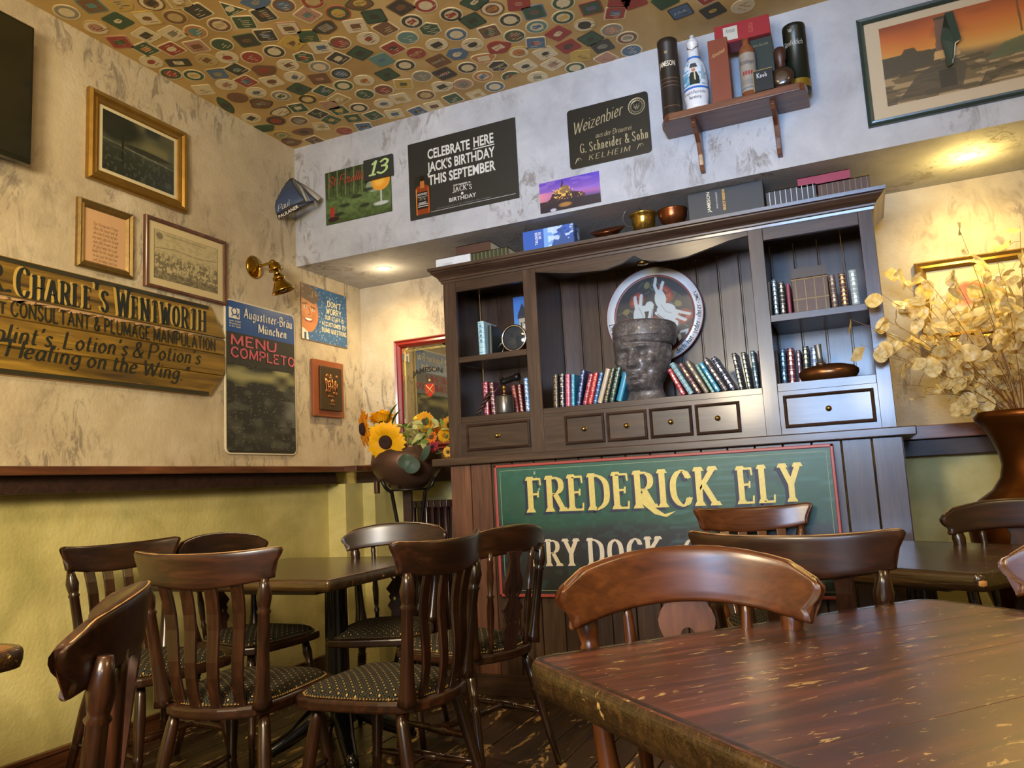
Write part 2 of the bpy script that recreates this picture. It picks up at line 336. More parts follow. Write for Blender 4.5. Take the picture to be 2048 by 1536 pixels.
# ---------------------------------------------------------------- materials of the room
XL, YB, YN, ZC, ZS = -3.05, 3.72, 4.38, 3.195, 2.44      # left wall, bulkhead face, niche wall, ceiling, soffit
XR, YF = 2.3, -2.3
def plaster(name, low=True, flip=0, sm=.50, pal=('a3947a', 'b8aa8e', 'c9bea6')):
    b = NB(name); v = b.coord(); n1 = b.noise(v, 1.3, 4, .6); n2 = b.noise(v, 7, 5, .4, .65)
    f = b.math('ADD', b.math('MULTIPLY', n1, .6), b.math('MULTIPLY', n2, .4))
    col = b.ramp(f, [(.34, pal[0]), (.5, pal[1]), (.66, pal[2])])
    # rubbed grey patches of the distressed finish, streaky and clustered
    sv = b.coord((5, 5, 2.2), rot=(.3, .5, 0)); s1 = b.noise(sv, 2.6, 7, 1.2, .72); s2 = b.noise(b.coord(), 1.7+flip, 3, .3)
    k = b.math('MULTIPLY', b.ramp(s1, [(.50, 0), (.60, 1)]), b.ramp(s2, [(sm-.10, 0), (sm+.03, 1)])); k = b.math('MULTIPLY', k, .7)
    col = b.mix(k, col, lin('6c6358'))
    if low:
        z = b.new('ShaderNodeSeparateXYZ'); b.put(z.inputs[0], b.new('ShaderNodeTexCoord').outputs['Object'])
        m = b.math('LESS_THAN', z.outputs[2], 1.19)
        lowc = b.ramp(f, [(.34, 'b0a668'), (.5, 'c6bb7c'), (.66, 'd6cc92')])
        gr = b.ramp(b.noise(v, 2.4, 4, .8), [(.5, 0), (.72, .6)]); lowc = b.mix(gr, lowc, lin('8c8850'))
        col = b.mix(m, col, lowc)
    b.put(b.p.inputs['Base Color'], col); b.bump(b.noise(v, 60, 4), .35, .006)
    return b.done(None, .8)
m_plaster = plaster('distressed_plaster'); m_plaster2 = plaster('pale_plaster', False, .4, .60, ('949597', 'a8a9ab', 'b8b9bb'))
def ceil_mat():
    b = NB('varnished_ceiling'); v = b.coord(); f = b.noise(v, 2.5, 4, .5)
    col = b.ramp(f, [(.35, 'a8864a'), (.55, 'bd9c5c'), (.7, 'cbae72')]); b.put(b.p.inputs['Base Color'], col); b.bump(b.noise(v, 30, 3), .2, .004); return b.done(None, .55)
m_ceil = ceil_mat()
m_oak = wood('dark_stained_pine', '261a12', '3a291f', '4c392d', 'z', .34, .25, 1.0, .08)
m_oakx = wood('dark_stained_pine_across', '261a12', '3a291f', '4c392d', 'x', .34, .25, 1.0, .08)
m_oaky = wood('dark_stained_pine_deep', '261a12', '3a291f', '4c392d', 'y', .42, .2, 1.0, .08)
m_pine = wood('reddish_pine_board', '3f261b', '63402e', '83583f', 'z', .42, .15, .8, .12)
m_ledgex = wood('ledge_wood_across', '3b2114', '59341f', '74482c', 'x', .35, .3)
m_ledge = wood('ledge_wood', '3b2114', '59341f', '74482c', 'y', .35, .3)
m_dark = wood('dark_brown_wood', '241510', '33201a', '422a20', 'x', .5, .1)  # darker brown wood for aprons, subfloor and stand plate
m_floor = wood('worn_floorboard', '20140c', '342416', '4c3722', 'y', .40, .2, .8, .12, wear=.575, wsc=(2.6, .8, 2.6))
# ---------------------------------------------------------------- room shell
def wallbox(name, m, *b, **k): return struct(name, MB().box(*b), m, **k)
wallbox('wall_left', m_plaster, XL-.1, XL, YF, YN+.1, 0, 3.3)
wallbox('wall_back', m_plaster, XL, XR, YN, YN+.1, 0, ZS+.05)
wb = MB().box(XL, XR, YB, YN+.1, ZS, 3.3); struct('wall_bulkhead', wb, m_plaster2)
wallbox('wall_right', m_plaster, XR, XR+.1, YF, YN+.1, 0, 3.3)
w = MB().box(XL, -1.0, YF-.1, YF, 0, 3.3).box(.7, XR, YF-.1, YF, 0, 3.3).box(-1.0, .7, YF-.1, YF, 0, .85).box(-1.0, .7, YF-.1, YF, 2.65, 3.3)
struct('wall_front', w, m_plaster)
w = MB(); 
for x in (-1.0, -.17, .66): w.box(x, x+.04, YF-.07, YF-.03, .85, 2.65)
for z in (.85, 1.9, 2.61): w.box(-1.0, .7, YF-.07, YF-.03, z, z+.04)
struct('window_1', w, m_oak)
ceiling = wallbox('ceiling', m_ceil, XL, XR, YF, YB, ZC, ZC+.1)
floor = wallbox('floor', m_dark, XL, XR, YF, YN, -.06, -.022)
# floorboards running away from the camera, laid with staggered ends
rb = random.Random(3); fl = {}
PW = .118; n = int((XR-XL)/PW)+1
for i in range(n):
    y = YF+rb.uniform(-1.2, 0)
    while y < YN:
        L = rb.choice((1.6, 2.1, 2.6, 3.0)); y0 = max(YF, y); y1 = min(YN, y+L)
        if y1-y0 > .05:
            x0 = XL+i*PW; x1 = min(XR, x0+PW-.004); dz = rb.uniform(-.0012, .0012)
            MB().box(x0, x1, y0+.0015, y1-.0015, -.022, dz).build('floorboard', m_floor, floor, bevel=.0015, seg=1)
        y += L
# baseboards
struct('baseboard_left', MB().box(XL, XL+.018, YF, 3.94, 0, .1).box(XL, XL+.024, YF, 3.94, .1, .115), m_ledge)
struct('baseboard_back', MB().box(.17, XR, YN-.018, YN, 0, .1), m_ledgex)
# boxed pipe run in the corner under the ledge
struct('wall_pipe_boxing', MB().box(XL, XL+.13, 3.98, 4.16, 0, 1.115).box(XL, XL+.22, 4.16, YN, 0, 1.115), m_plaster)
# dado ledge: top board and apron
struct('trim_1', MB().box(XL, XL+.16, YF, 3.93, 1.185, 1.22), m_ledge, bevel=.004)
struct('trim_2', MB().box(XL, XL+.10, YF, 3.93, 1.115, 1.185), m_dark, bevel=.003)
struct('trim_3', MB().box(XL, -2.0, YN-.21+.08, YN, 1.20, 1.232).box(XL, XL+.25, 3.93, YN-.21, 1.185, 1.22), m_ledgex, bevel=.003)
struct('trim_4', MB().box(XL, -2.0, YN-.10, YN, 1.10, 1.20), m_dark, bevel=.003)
struct('trim_5', MB().box(.10, XR, YN-.12, YN, 1.165, 1.232), m_ledgex, bevel=.004)
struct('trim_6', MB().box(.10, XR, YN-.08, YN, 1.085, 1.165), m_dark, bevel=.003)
# recessed spotlights in the soffit
m_bulb = NB('lamp_glow'); m_bulb.p.inputs['Emission Color'].default_value = (1, .8, .5, 1); m_bulb.p.inputs['Emission Strength'].default_value = 22; m_bulb = m_bulb.done(lin('ffe6b0'), .4)
for x, y, lb in ((-2.637, 4.05, 'small lit recessed spotlight in the soffit above the sunflower niche'), (.559, 4.03, 'glowing recessed spotlight in the soffit above the dried white branches')):
    t = thing('recessed_spotlight', lb, 'lamp', (x, y, ZS-.0005), group='recessed spotlights in the soffit')
    MB().lathe([(.036, -.003), (.048, -.004), (.05, 0), (.036, 0)], 24, cap=False).build('trim_ring', M('e8dcc0', .3), t)
    MB().lathe([(.002, -.002), (.034, -.002)], 24, cap=False).build('bulb', m_bulb, t)
def settle(t):
    """parts were modelled in room coordinates; refer them to the thing's base"""
    for c in t.children: c.location = Vector(c.location)-Vector(t.location)
    return t
# ================================================================ dresser
YH, YL, YCT = 3.83, 3.72, 3.68        # hutch front, lower front, counter front
HX0, HX1, ZT = -2.101, .133, 2.291
dr = thing('dresser', 'tall dark brown pine dresser with open bookshelves, small drawers and cornice', 'dresser', (-.98, 3.95, 0))
def Z_(px, py, y=YH): return at(px, py, 'Y', y).z
def X_(px, py, y=YH): return at(px, py, 'Y', y).x
XA0, XA1 = X_(917, 712), X_(1053, 696)       # left bay
XC0, XC1 = X_(1086, 817), X_(1524, 776)      # centre bay
XB0, XB1 = X_(1556, 787), X_(1752, 752)      # right bay
zs1 = (Z_(1000, 716.5), Z_(1000, 701.5)); zs1 = (Z_(985, 718), Z_(985, 706))
zr = (Z_(1087, 828.5), Z_(1087, 817))        # rail under the books
zsr = (Z_(1640, 632), Z_(1640, 618))         # right middle shelf
z_top = Z_(1045, 562)                        # top of openings
ZBK = YH+.405
# sides, shelves, boards
for x0, x1, nm in ((HX0, HX0+.028, 'side_panel'), (HX1-.028, HX1, 'side_panel'), (XA1+.012, XC0-.008, 'partition'), (XC1+.008, XB0-.012, 'partition')):
    MB().box(x0, x1, YH+.02, ZBK, 1.21, 2.2515).build(nm, m_oak, dr, bevel=.001, seg=1)
for x0, x1, nm in ((HX0, XA0, 'stile'), (XA1, XC0, 'stile'), (XC1, XB0, 'stile'), (XB1, HX1, 'stile')):
    MB().box(x0, x1, YH-.002, YH+.022, 1.212, 2.223).build(nm, m_oak, dr, bevel=.002, seg=1)
e_ = .012
for x0, x1, z0, z1 in ((XA0, XA1, *zs1), (XA0, XA1, zr[0]-.008, zr[1]-.005), (XC0, XC1, *zr), (XB0, XB1, *zsr), (XB0, XB1, zr[0]+.003, zr[1]+.012)):
    MB().box(x0-e_*.0, x1, YH+.001, ZBK, z0, z1).build('shelf', m_oakx, dr, bevel=.0015, seg=1)
ZSL, ZSC, ZSR, ZMR, ZML = zr[1]-.005, zr[1], zr[1]+.012, zsr[1], zs1[1]
for x0, x1 in ((XA0, XA1), (XB0, XB1)): MB().box(x0, x1, YH, YH+.02, z_top, 2.223).build('top_rail', m_oakx, dr, bevel=.0015, seg=1)
# arched valance over the centre bay
vp = [(1068, 545), (1121, 546), (1150, 545.5), (1176, 543), (1198, 541), (1215, 537), (1232, 531), (1244.6, 525), (1258, 517), (1268, 511), (1277, 516), (1286, 519.5), (1300, 521.5), (1317, 521.5), (1338, 519.5), (1356, 517), (1376, 512), (1395, 505), (1434, 490), (1457, 481), (1494, 471)]
vp = [(X_(*p), Z_(*p)) for p in vp]; vp[0] = (XC0, vp[0][1]); vp[-1] = (XC1, vp[-1][1])
curve_plate('valance', [[(x, z) for x, z in vp]+[(XC1, 2.223), (XC0, 2.223)]], .02, m_oakx, dr, Matrix.Translation((0, YH+.01, 0)) @ Matrix.Rotation(PI/2, 4, 'X'), .0015)
MB().box(HX0, HX1, YH+.02, ZBK, 2.223, 2.2515).build('roof_board', m_oakx, dr)
# brass eye under the valance
MB().lathe([(.03, 0), (.028, .012), (.012, .016), (.001, .016)], 16, M=Matrix.Translation(at(1285, 524, 'Y', YH+.06)) @ Matrix.Rotation(PI, 4, 'X')).build('spot_fitting', M('a08040', .25, 1), dr)
# tongue and groove back boards
def backboards(x0, x1, z0, z1, wd, y0, y1, m, nm='back_board'):
    k = max(1, round((x1-x0)/wd)); wd = (x1-x0)/k
    for i in range(k):
        a = x0+i*wd; MB().box(a+.0015, a+wd-.0015, y0, y1, z0, z1).box(a+.008, a+.0105, y0-.002, y0+.001, z0, z1).build(nm, m, dr, bevel=.002, seg=1)
for a, b in ((HX0+.03, XA1+.01), (XC0-.008, XC1+.008), (XB0-.01, HX1-.03)): backboards(a, b, 1.21, 2.24, .112, ZBK, ZBK+.014, m_oak)
# cornice
prof = [(0, 2.288), (.008, 2.288), (.010, 2.300), (.016, 2.304), (.018, 2.312), (.024, 2.320), (.036, 2.330), (.048, 2.342), (.052, 2.346), (.052, 2.352), (.062, 2.356), (.064, 2.372), (0, 2.372)]
prof = [(d, z-.081) for d, z in prof]
P = [[(HX0-d, ZBK, z) for d, z in prof], [(HX0-d, YH-d, z) for d, z in prof], [(HX1+d, YH-d, z) for d, z in prof], [(HX1+d, ZBK, z) for d, z in prof]]
MB().grid(P, smooth=False).box(HX0-.05, HX1+.05, YH-.05, ZBK, 2.275, 2.2905).build('cornice', m_oakx, dr)
# drawers
m_brass = M('b79a58', .25, 1, var=.05)
def drawer(c, y, mat=m_oakx, name='drawer', kn=m_brass):
    """c: pixel corners tl, tr, br, bl"""
    q = [at(*p, 'Y', y) for p in c]; x0 = (q[0].x+q[3].x)/2; x1 = (q[1].x+q[2].x)/2; z1 = (q[0].z+q[1].z)/2; z0 = (q[2].z+q[3].z)/2
    y0 = y-.004; fr = .014
    mb = MB()
    P = []
    for d, dy in ((0, .0), (.003, -.006), (.009, -.010), (.013, -.006), (.016, .001), (.020, .001)):
        P.append([(x0+d, y0+dy, z0+d), (x1-d, y0+dy, z0+d), (x1-d, y0+dy, z1-d), (x0+d, y0+dy, z1-d)])
    mb.grid(P, smooth=False, close=True); d = .020; mb.add([(x0+d, y0+.001, z0+d), (x1-d, y0+.001, z0+d), (x1-d, y0+.001, z1-d), (x0+d, y0+.001, z1-d)], [(0, 1, 2, 3)])
    mb.box(x0, x1, y0, y0+.2, z0, z1)
    o = mb.build(name, mat, dr)
    MB().lathe([(.004, 0), (.004, .008), (.011, .012), (.012, .018), (.008, .023), (.001, .025)], 14, M=Matrix.Translation(((x0+x1)/2, y0+.002, (z0+z1)/2)) @ Matrix.Rotation(PI/2, 4, 'X')).lathe([(.014, 0), (.013, .003), (.001, .004)], 14, M=Matrix.Translation(((x0+x1)/2, y0+.0015, (z0+z1)/2)) @ Matrix.Rotation(PI/2, 4, 'X')).build('knob', kn, o)
m_fill = m_oakx
for a, b_, c_ in ((XA0, XA1, 0), (XC0, XC1, 0), (XB0, XB1, .01)): MB().box(a, b_, YH+.004, YH+.02, 1.212, zr[0]+c_).build('drawer_rail', m_oakx, dr)
drawer([(932, 849), (1061, 839), (1062, 894), (935, 903)], YH)
drawer([(1128, 832), (1208, 825.5), (1212, 884), (1132, 890)], YH)
drawer([(1212, 825), (1293, 819), (1297, 878), (1216, 884)], YH)
drawer([(1298, 818), (1383, 810), (1388, 871), (1302, 877)], YH)
drawer([(1389, 810), (1478, 801.5), (1484, 864), (1394, 871)], YH)
drawer([(1565, 792), (1747.6, 775), (1753.5, 842), (1572, 858)], YH)
# counter slab and lower cupboard
MB().box(-2.134, .200, YCT, ZBK+.01, 1.171, 1.2104).build('counter_top', m_oakx, dr, bevel=.005)
LX0, LX1 = -2.044, .146
m_oakl = m_oak
k = 18; wd = (LX1-LX0)/k
for i in range(k):
    a = LX0+i*wd; MB().box(a+.002, a+wd-.002, YL, YL+.02, .09, 1.171).build('front_board', m_pine if i in (0, 1) else m_oak, dr, bevel=.003, seg=1)
for a in (LX0, LX1-.02): MB().box(a, a+.02, YL+.02, ZBK, .0, 1.171).build('cupboard_side', m_oak, dr)
MB().box(LX0-.012, LX1+.012, YL-.015, YL+.01, 0, .09).box(LX0-.006, LX1+.006, YL-.008, YL+.01, .09, .105).build('plinth', m_oakx, dr, bevel=.002)
settle(dr)
# ---------------------------------------------------------------- painted board "FREDERICK ELY"
sg = thing('painted_sign', 'wide green and black painted board with gold serif lettering on the dresser front', 'sign', (at(1340, 1050, 'Y', YL-.02).x, YL-.01, .75))
SY = YL-.03
q = [at(*p, 'Y', SY) for p in ((985, 931), (1672, 887), (1690, 1180), (1005, 1193))]
sx0, sx1, sz1, sz0 = (q[0].x+q[3].x)/2, (q[1].x+q[2].x)/2, (q[0].z+q[1].z)/2, q[3].z
MB().box(sx0, sx1, SY+.002, YL-.001, sz0, sz1).build('board', M('2c2420', .5), sg)
pw, ph = sx1-sx0, sz1-sz0
pt = Paint(230, 120, '1d5a45')
pt.grad([(0, '14181c'), (.40, '1a1c22'), (.47, '1c2c28'), (.52, '184434'), (1, '205646')], 3)
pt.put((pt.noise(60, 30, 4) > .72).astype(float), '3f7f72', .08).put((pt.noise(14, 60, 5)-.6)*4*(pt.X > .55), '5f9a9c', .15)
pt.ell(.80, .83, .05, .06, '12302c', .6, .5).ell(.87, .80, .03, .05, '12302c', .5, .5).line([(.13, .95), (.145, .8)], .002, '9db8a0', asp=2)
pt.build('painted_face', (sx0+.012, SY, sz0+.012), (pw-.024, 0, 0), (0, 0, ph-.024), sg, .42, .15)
m_redw = M('9a4038', .4, coat=.2, bump=.1)
f = MB()
for a in ((sx0, sx1, sz0, sz0+.014), (sx0, sx1, sz1-.014, sz1), (sx0, sx0+.014, sz0, sz1), (sx1-.014, sx1, sz0, sz1)): f.box(a[0], a[1], SY-.010, SY+.003, a[2], a[3])
f.build('red_frame', m_redw, sg, bevel=.003)
li = .03; f = MB()
for a in ((sx0+li, sx1-li, sz1-li-.002, sz1-li), (sx0+li, sx0+li+.002, sz0+li, sz1-li), (sx1-li-.002, sx1-li, sz0+li, sz1-li), (sx0+li, sx1-li, sz0+li, sz0+li+.002)): f.box(a[0], a[1], SY-.0012, SY, a[2], a[3])
f.build('pinstripe', M('8fa07c', .5), sg)
m_gold, m_shadow = M('cdbb6a', .45, .1, var=.2, scale=60), M('16203a', .5)
U, V = Vector((1, 0, 0)), Vector((0, 0, 1))
def on_sign(s, p0, p1, ptop, mat, lift, dx=0, dz=0, **k):
    a = at(*p0, 'Y', SY); b = at(*p1, 'Y', SY); t = at(*ptop, 'Y', SY); u = (b-a)
    return lettering(sg, s, mat, a+Vector((dx, 0, dz)), u, V, t.z-a.z, u.length, 'roman', lift=lift, thick=.27, thin=.065, serif=.11, **k)
for mt, lf, dx, dz in ((m_shadow, .002, -.016, -.013), (m_gold, .004, 0, 0)):
    on_sign('FREDERICK', (1058, 1023), (1438, 1008), (1061, 959), mt, lf, dx, dz)
    on_sign('ELY', (1480, 1006), (1606, 1000), (1480, 938), mt, lf, dx, dz)
    on_sign('DRY DOCK', (1060, 1131), (1326, 1128), (1060, 1083), mt if mt is m_shadow else M('c9bfa6', .45, var=.2, scale=60), lf, dx*.6, dz*.6)
    on_sign('COMPANY', (1370, 1127), (1620, 1124), (1370, 1080), mt if mt is m_shadow else M('c9bfa6', .45, var=.2, scale=60), lf, dx*.6, dz*.6)
m_gl = sg.children[-1]
# tail of the R
a = at(1262, 1008, 'Y', SY)
MB().add([p+Vector((0, -.0045, 0)) for p in (at(1290, 985, 'Y', SY), at(1306, 1012, 'Y', SY), at(1330, 1028, 'Y', SY), at(1352, 1022, 'Y', SY), at(1334, 1034, 'Y', SY), at(1310, 1028, 'Y', SY), at(1285, 1008, 'Y', SY), at(1274, 990, 'Y', SY))], [tuple(range(8))]).build('lettering_tail', m_gold, sg)
settle(sg)
# ================================================================ books
_bk = {}
def bookmat(h, gold): return M(h, .38, 0, .15, var=.15, scale=30)
m_page = M('cfc3a4', .7); m_gilt = M('c8a860', .3, .7); m_silver = M('d8d8d0', .4)
def book(label, col, xb0, xb1, yb, xt, yt, zb, y=None, depth=.13, bands='c8a860', nb=6, group=None, pale=False):
    """standing book: pixel xb0..xb1 at the foot of its spine, (xt, yt) its spine's top left corner"""
    y = y or YH+.035
    if y > YH+.05: depth = min(depth, ZBK-.004-y)
    p0 = at(xb0, yb, 'Y', y); p1 = at(xb1, yb, 'Y', y); pt_ = at(xt, yt, 'Y', y)
    a = math.atan2(pt_.x-p0.x, pt_.z-p0.z); w = max(.012, abs(p1.x-p0.x)*math.cos(a)-.001); h = (pt_-p0).length
    t = thing('book', label, 'book', group=group); m = bookmat(col, 0)
    # local: x 0..w, y 0..depth, z 0..h
    mb = MB(); n = 5
    P = [[(w/2-w/2*math.cos(PI*j/n), -.006*math.sin(PI*j/n), z) for j in range(n+1)] for z in (0, h)]
    mb.grid(P).box(0, .0025, 0, depth, 0, h).box(w-.0025, w, 0, depth, 0, h).box(0, w, 0, .002, 0, h)
    mb.build('cover', m, t)
    MB().box(.0025, w-.0025, .002, depth-.004, .003, h-.004).build('pages', m_page, t)
    if bands:
        g = MB(); rn = random.Random(int(xb0*10))
        for i in range(nb):
            z = h*(.08+.86*i/(nb-1)); P = [[(w/2-w/2*.96*math.cos(PI*j/n), -.0073*math.sin(PI*j/n)-.0006, z+dz) for j in range(n+1)] for dz in (0, .0028)]
            g.grid(P)
            if i < nb-1 and rn.random() < .75:
                zz = z+h*.86/(nb-1)*.45; g.add([(w*.3, -.0078, zz-.006), (w*.7, -.0078, zz-.006), (w*.62, -.0078, zz+.006), (w*.38, -.0078, zz+.006)], [(0, 1, 2, 3)])
        g.build('spine_tooling', M(bands, .3, .4), t)['kind'] = 'stuff'
    t.rotation_euler = (0, a, 0)
    # rest the lower corner on the shelf
    if a >= 0: t.location = (p0.x, y, zb+w*math.sin(a)+.0005)
    else: t.location = (p0.x, y, zb+.0005)
    return t
G1, G2, G3, G4, G5 = 'books leaning left of the stone head', 'books leaning right of the stone head', 'books on the right upper shelf', 'books beside the copper warming pan', 'books behind the brass blowtorch'
def c2(x): return x/5.12+880
def r2(y): return y/5.12+640
for lb, col, x0, x1, yb, xt, yt, bd, dp in (
    ('dark brown banded book, leftmost beside the left partition', '3a2e22', 1160, 1215, 890, 1152, 552, '8a7a50', .14),
    ('black book with white bands, left of the pink one', '26242a', 1228, 1278, 885, 1222, 540, 'd8d4c4', .14),
    ('pink spined book between the black banded and light blue ones', 'b0506a', 1288, 1338, 883, 1283, 553, 'd898a0', .13),
    ('light blue thin book with teal cover next to the pink one', '2f8fb0', 1345, 1383, 878, 1343, 553, '9cd4e0', .13),
    ('navy book leaning right over the light blue one', '22305c', 1396, 1442, 870, 1446, 510, 'a8b8e0', .15),
    ('dull red book leaning right beside the navy one', '98333c', 1462, 1510, 868, 1528, 553, 'd8a0a0', .13),
    ('bright red book leaning right, left of the blue one', 'b82a2a', 1512, 1563, 865, 1578, 545, 'd89080', .13),
    ('blue book with pale bands leaning right next to cream one', '25598c', 1567, 1610, 860, 1636, 540, 'a8d0e8', .13),
    ('cream plain spined book leaning right in the left row', 'b8a68a', 1613, 1665, 855, 1700, 505, None, .14),
    ('dark olive book with gilt marks leaning after the cream one', '32342a', 1672, 1722, 850, 1750, 500, 'a09060', .14),
    ('dark green book leaning on the teal one', '1d3a34', 1730, 1788, 845, 1806, 490, '8aa080', .15),
    ('teal blue book tucked against the stone head', '2084a8', 1806, 1870, 838, 1876, 545, None, .12)):
    book(lb, col, c2(x0), c2(x1), r2(yb), c2(xt), r2(yt), ZSC, depth=dp, bands=bd, group=G1)
def c6(x): return x/2.566+1250
def r6(y): return y/2.566+450
for lb, col, x0, x1, yb, xt, yt, bd in (
    ('red book leaning left, next to the stone head', 'a02838', 290, 318, 868, 216, 737, 'd0a0a0'),
    ('cream and blue book leaning left after the red one', '8fb0b4', 330, 360, 868, 228, 712, '3a6a80'),
    ('purple brown book with gilt lines leaning left', '5c3440', 372, 400, 864, 272, 712, 'c8b080'),
    ('tan mottled book leaning left in the right row', '7d705c', 412, 438, 860, 308, 700, 'b0a488'),
    ('thin book with pale green and white spine, leaning left', '9cc0b8', 446, 464, 857, 360, 718, '3c6a60'),
    ('bright teal book leaning left, left of the brown one', '2484a8', 470, 498, 855, 378, 710, '90d0e0'),
    ('brown book leaning left, left of the navy one', '473c3c', 506, 538, 850, 396, 687, 'a8a0a0'),
    ('navy book with white outlined spine leaning left', '262f4a', 546, 576, 846, 440, 680, 'd8dce0'),
    ('upright dark book with white banded spine, first of three', '2e2a28', 588, 612, 845, 546, 657, 'd0ccb8'),
    ('upright green black banded book, second of three', '28342c', 629, 652, 840, 594, 650, 'd4d0b8'),
    ('upright slate book with gilt edge lines, third of three', '3c5c68', 670, 691, 836, 641, 642, 'd0e0e0'),
    ('dark maroon book half hidden by the right partition', '3a2226', 696, 706, 832, 680, 640, None)):
    book(lb, col, c6(x0), c6(x1), r6(yb), c6(xt), r6(yt), ZSC, bands=bd, nb=8, group=G2)
for lb, col, x0, x1, yb, xt, yt, bd in (
    ('brown dull book at the left end of the upper shelf', '43392c', 738, 758, 455, 726, 278, None),
    ('slate blue book with white ornaments on the upper shelf', '3c5868', 768, 792, 455, 750, 270, 'd8e0e0'),
    ('black banded book right of the slate blue one', '2a2a28', 800, 828, 450, 785, 281, 'b8b8a8'),
    ('thin pink red book left of the wooden casket', '84384a', 838, 858, 447, 824, 292, None),
    ('mottled brown book right of the wooden casket', '54423a', 1062, 1096, 414, 1041, 243, 'a08a70'),
    ('dark brown book with gilt rows, upper shelf', '46291f', 1112, 1150, 408, 1091, 236, 'c09a60'),
    ('pale grey book at the right end of the upper shelf', '8d9c9c', 1166, 1208, 400, 1143, 218, 'c8d4d4')):
    book(lb, col, c6(x0), c6(x1), r6(yb), c6(xt), r6(yt), ZMR, bands=bd, nb=8, group=G3)
def c4(x): return x/5.12+1400
def r4(y): return y/5.12+600
for lb, col, x0, x1, yb, xt, yt, bd in (
    ('dull brown book at the left end beside the warming pan', '463c34', 785, 835, 882, 750, 497, None),
    ('blue grey book with pale dots left of the dark red one', '3c5664', 842, 900, 876, 812, 475, 'b0ccd0'),
    ('dark red book with gilt spine behind the pan rim', '6a2224', 912, 985, 866, 882, 466, 'd8b098'),
    ('purple brown book behind the copper warming pan', '584048', 1008, 1055, 855, 978, 482, '988890'),
    ('black book with gilt title behind the warming pan', '2a2e26', 1068, 1135, 850, 1040, 446, 'b8b880'),
    ('blue paisley patterned book left of the pan handle', '5c7494', 1150, 1225, 842, 1125, 456, 'c0d0e8')):
    book(lb, col, c4(x0), c4(x1), r4(yb), c4(xt), r4(yt), ZSR, y=YH+.255, bands=bd, nb=8, group=G4)
for lb, col, x0, x1, yb, xt, yt, bd, yy in (
    ('wine red book at left behind the leather strap', '7a2234', 452, 508, 962, 432, 622, 'd090a0', 0),
    ('wine brown book with gilt spine left of the blowtorch', '54202c', 530, 578, 958, 500, 628, 'c8b0a0', 0),
    ('dark red book behind the blowtorch burner', '5c1e26', 590, 650, 950, 558, 622, None, .10),
    ('brownish red book right behind the blowtorch tank', '84302c', 770, 815, 940, 725, 645, 'c88870', .09),
    ('wine red book with gilt lines right of the blowtorch', '641c24', 822, 862, 935, 788, 640, 'd0a888', .07),
    ('blue and white banded book at the right stile', '5c88b4', 880, 925, 925, 855, 580, 'e4ecf4', .02)):
    book(lb, col, c2(x0), c2(x1), r2(yb), c2(xt), r2(yt), ZSL, y=YH+.035+yy, bands=bd, nb=8, group=G5)
def c1(x): return x/5.12+860
def r1(y): return y/5.12+470
book('white paperback with pale blue spine standing in the upper left bay', 'a8cdd8', c1(507), c1(572), r1(1222), c1(486), r1(877), ZML, bands='5c90b0', nb=7, depth=.16)
book('dark book with a white edge beside the white paperback', '2c3230', c1(600), c1(642), r1(1205), c1(590), r1(900), ZML, bands=None, y=YH+.06)
# flat things on top of the dresser
def flat_box(name, label, cat, px, y, z, h, depth, col, top=None, m_side=None, spine=None, pages=False, extra=0, bands=None, rz=0):
    """px: (x, y) pixels of the left and right foot of the front face"""
    a = at(*px[0], 'Y', y); b = at(*px[1], 'Y', y); w = b.x-a.x
    if top: h = at(*top, 'Y', y).z-z
    t = thing(name, label, cat, (a.x, y, z+.0005), rz); t['_h'] = h
    m = M(col, .45, var=.2)
    if pages:
        MB().box(0, w, 0, .003, 0, h).box(0, w, 0, depth, 0, .003).box(0, w, 0, depth, h-.003, h).build('cover', m, t)
        MB().box(.003, w-.003, .003, depth-.003, .003, h-.003).build('pages', m_page, t)
        if bands:
            g = MB()
            for i in range(9): x = w*(.06+.88*i/8); g.box(x, x+.003, -.001, 0, .002, h-.002)
            g.build('spine_tooling', M(bands, .3, .4), t)
    else: MB().box(0, w, 0, depth, 0, h).build('carton', m, t, bevel=.001, seg=1)
    return t, w
ZTD = 2.291
YT = YH-.03
t, w = flat_box('book', 'thick white book lying at the left end of the dresser top', 'book', ((872, 531), (941, 518)), YT, ZTD, .034, .16, 'c8ccd0', top=(872, 519), pages=True)
lettering(t, 'LUONTO', M('8a9098', .5), (w*.2, 0, .01), U, V, .014, w*.3)
t, w = flat_box('book', 'dark green gilt lined book lying beside the white book', 'book', ((943.5, 517), (1016, 505)), YT, ZTD, .03, .2, '2e3420', top=(943, 507), pages=True, bands='98905c')
t, w = flat_box('book', 'brown leather book lying across two others on the dresser top', 'book', ((912, 512), (980, 500)), YT+.01, ZTD+t['_h']+.001, .04, .18, '4a3024', top=(909, 495), pages=True)
t, w = flat_box('gift_carton', 'blue carton with sea cliffs printed on it lying on the dresser top', 'box', ((1047, 498), (1148, 478)), YT-.005, ZTD, .092, .1, '2b4f9c', top=(1046, 465)); hb_ = t['_h']
pt = Paint(120, 60, '2d57a8'); pt.rect(.42, .62, 0, 1, '6f9cd8').put((pt.noise(8, 10, 2) > .5).astype(float)*(pt.X > .5), 'c8dcf0', .7).put((pt.noise(18, 18, 7) > .55).astype(float)*(pt.X > .7), '23407c', .8).poly([(.55, .0), (.62, .4), (.7, .25), (.78, .7), (.9, .3), (1, .5), (1, 0)], '2c4c84')
pt.build('printed_face', (0.001, -.0008, .001), (w-.002, 0, 0), (0, 0, hb_-.002), t)
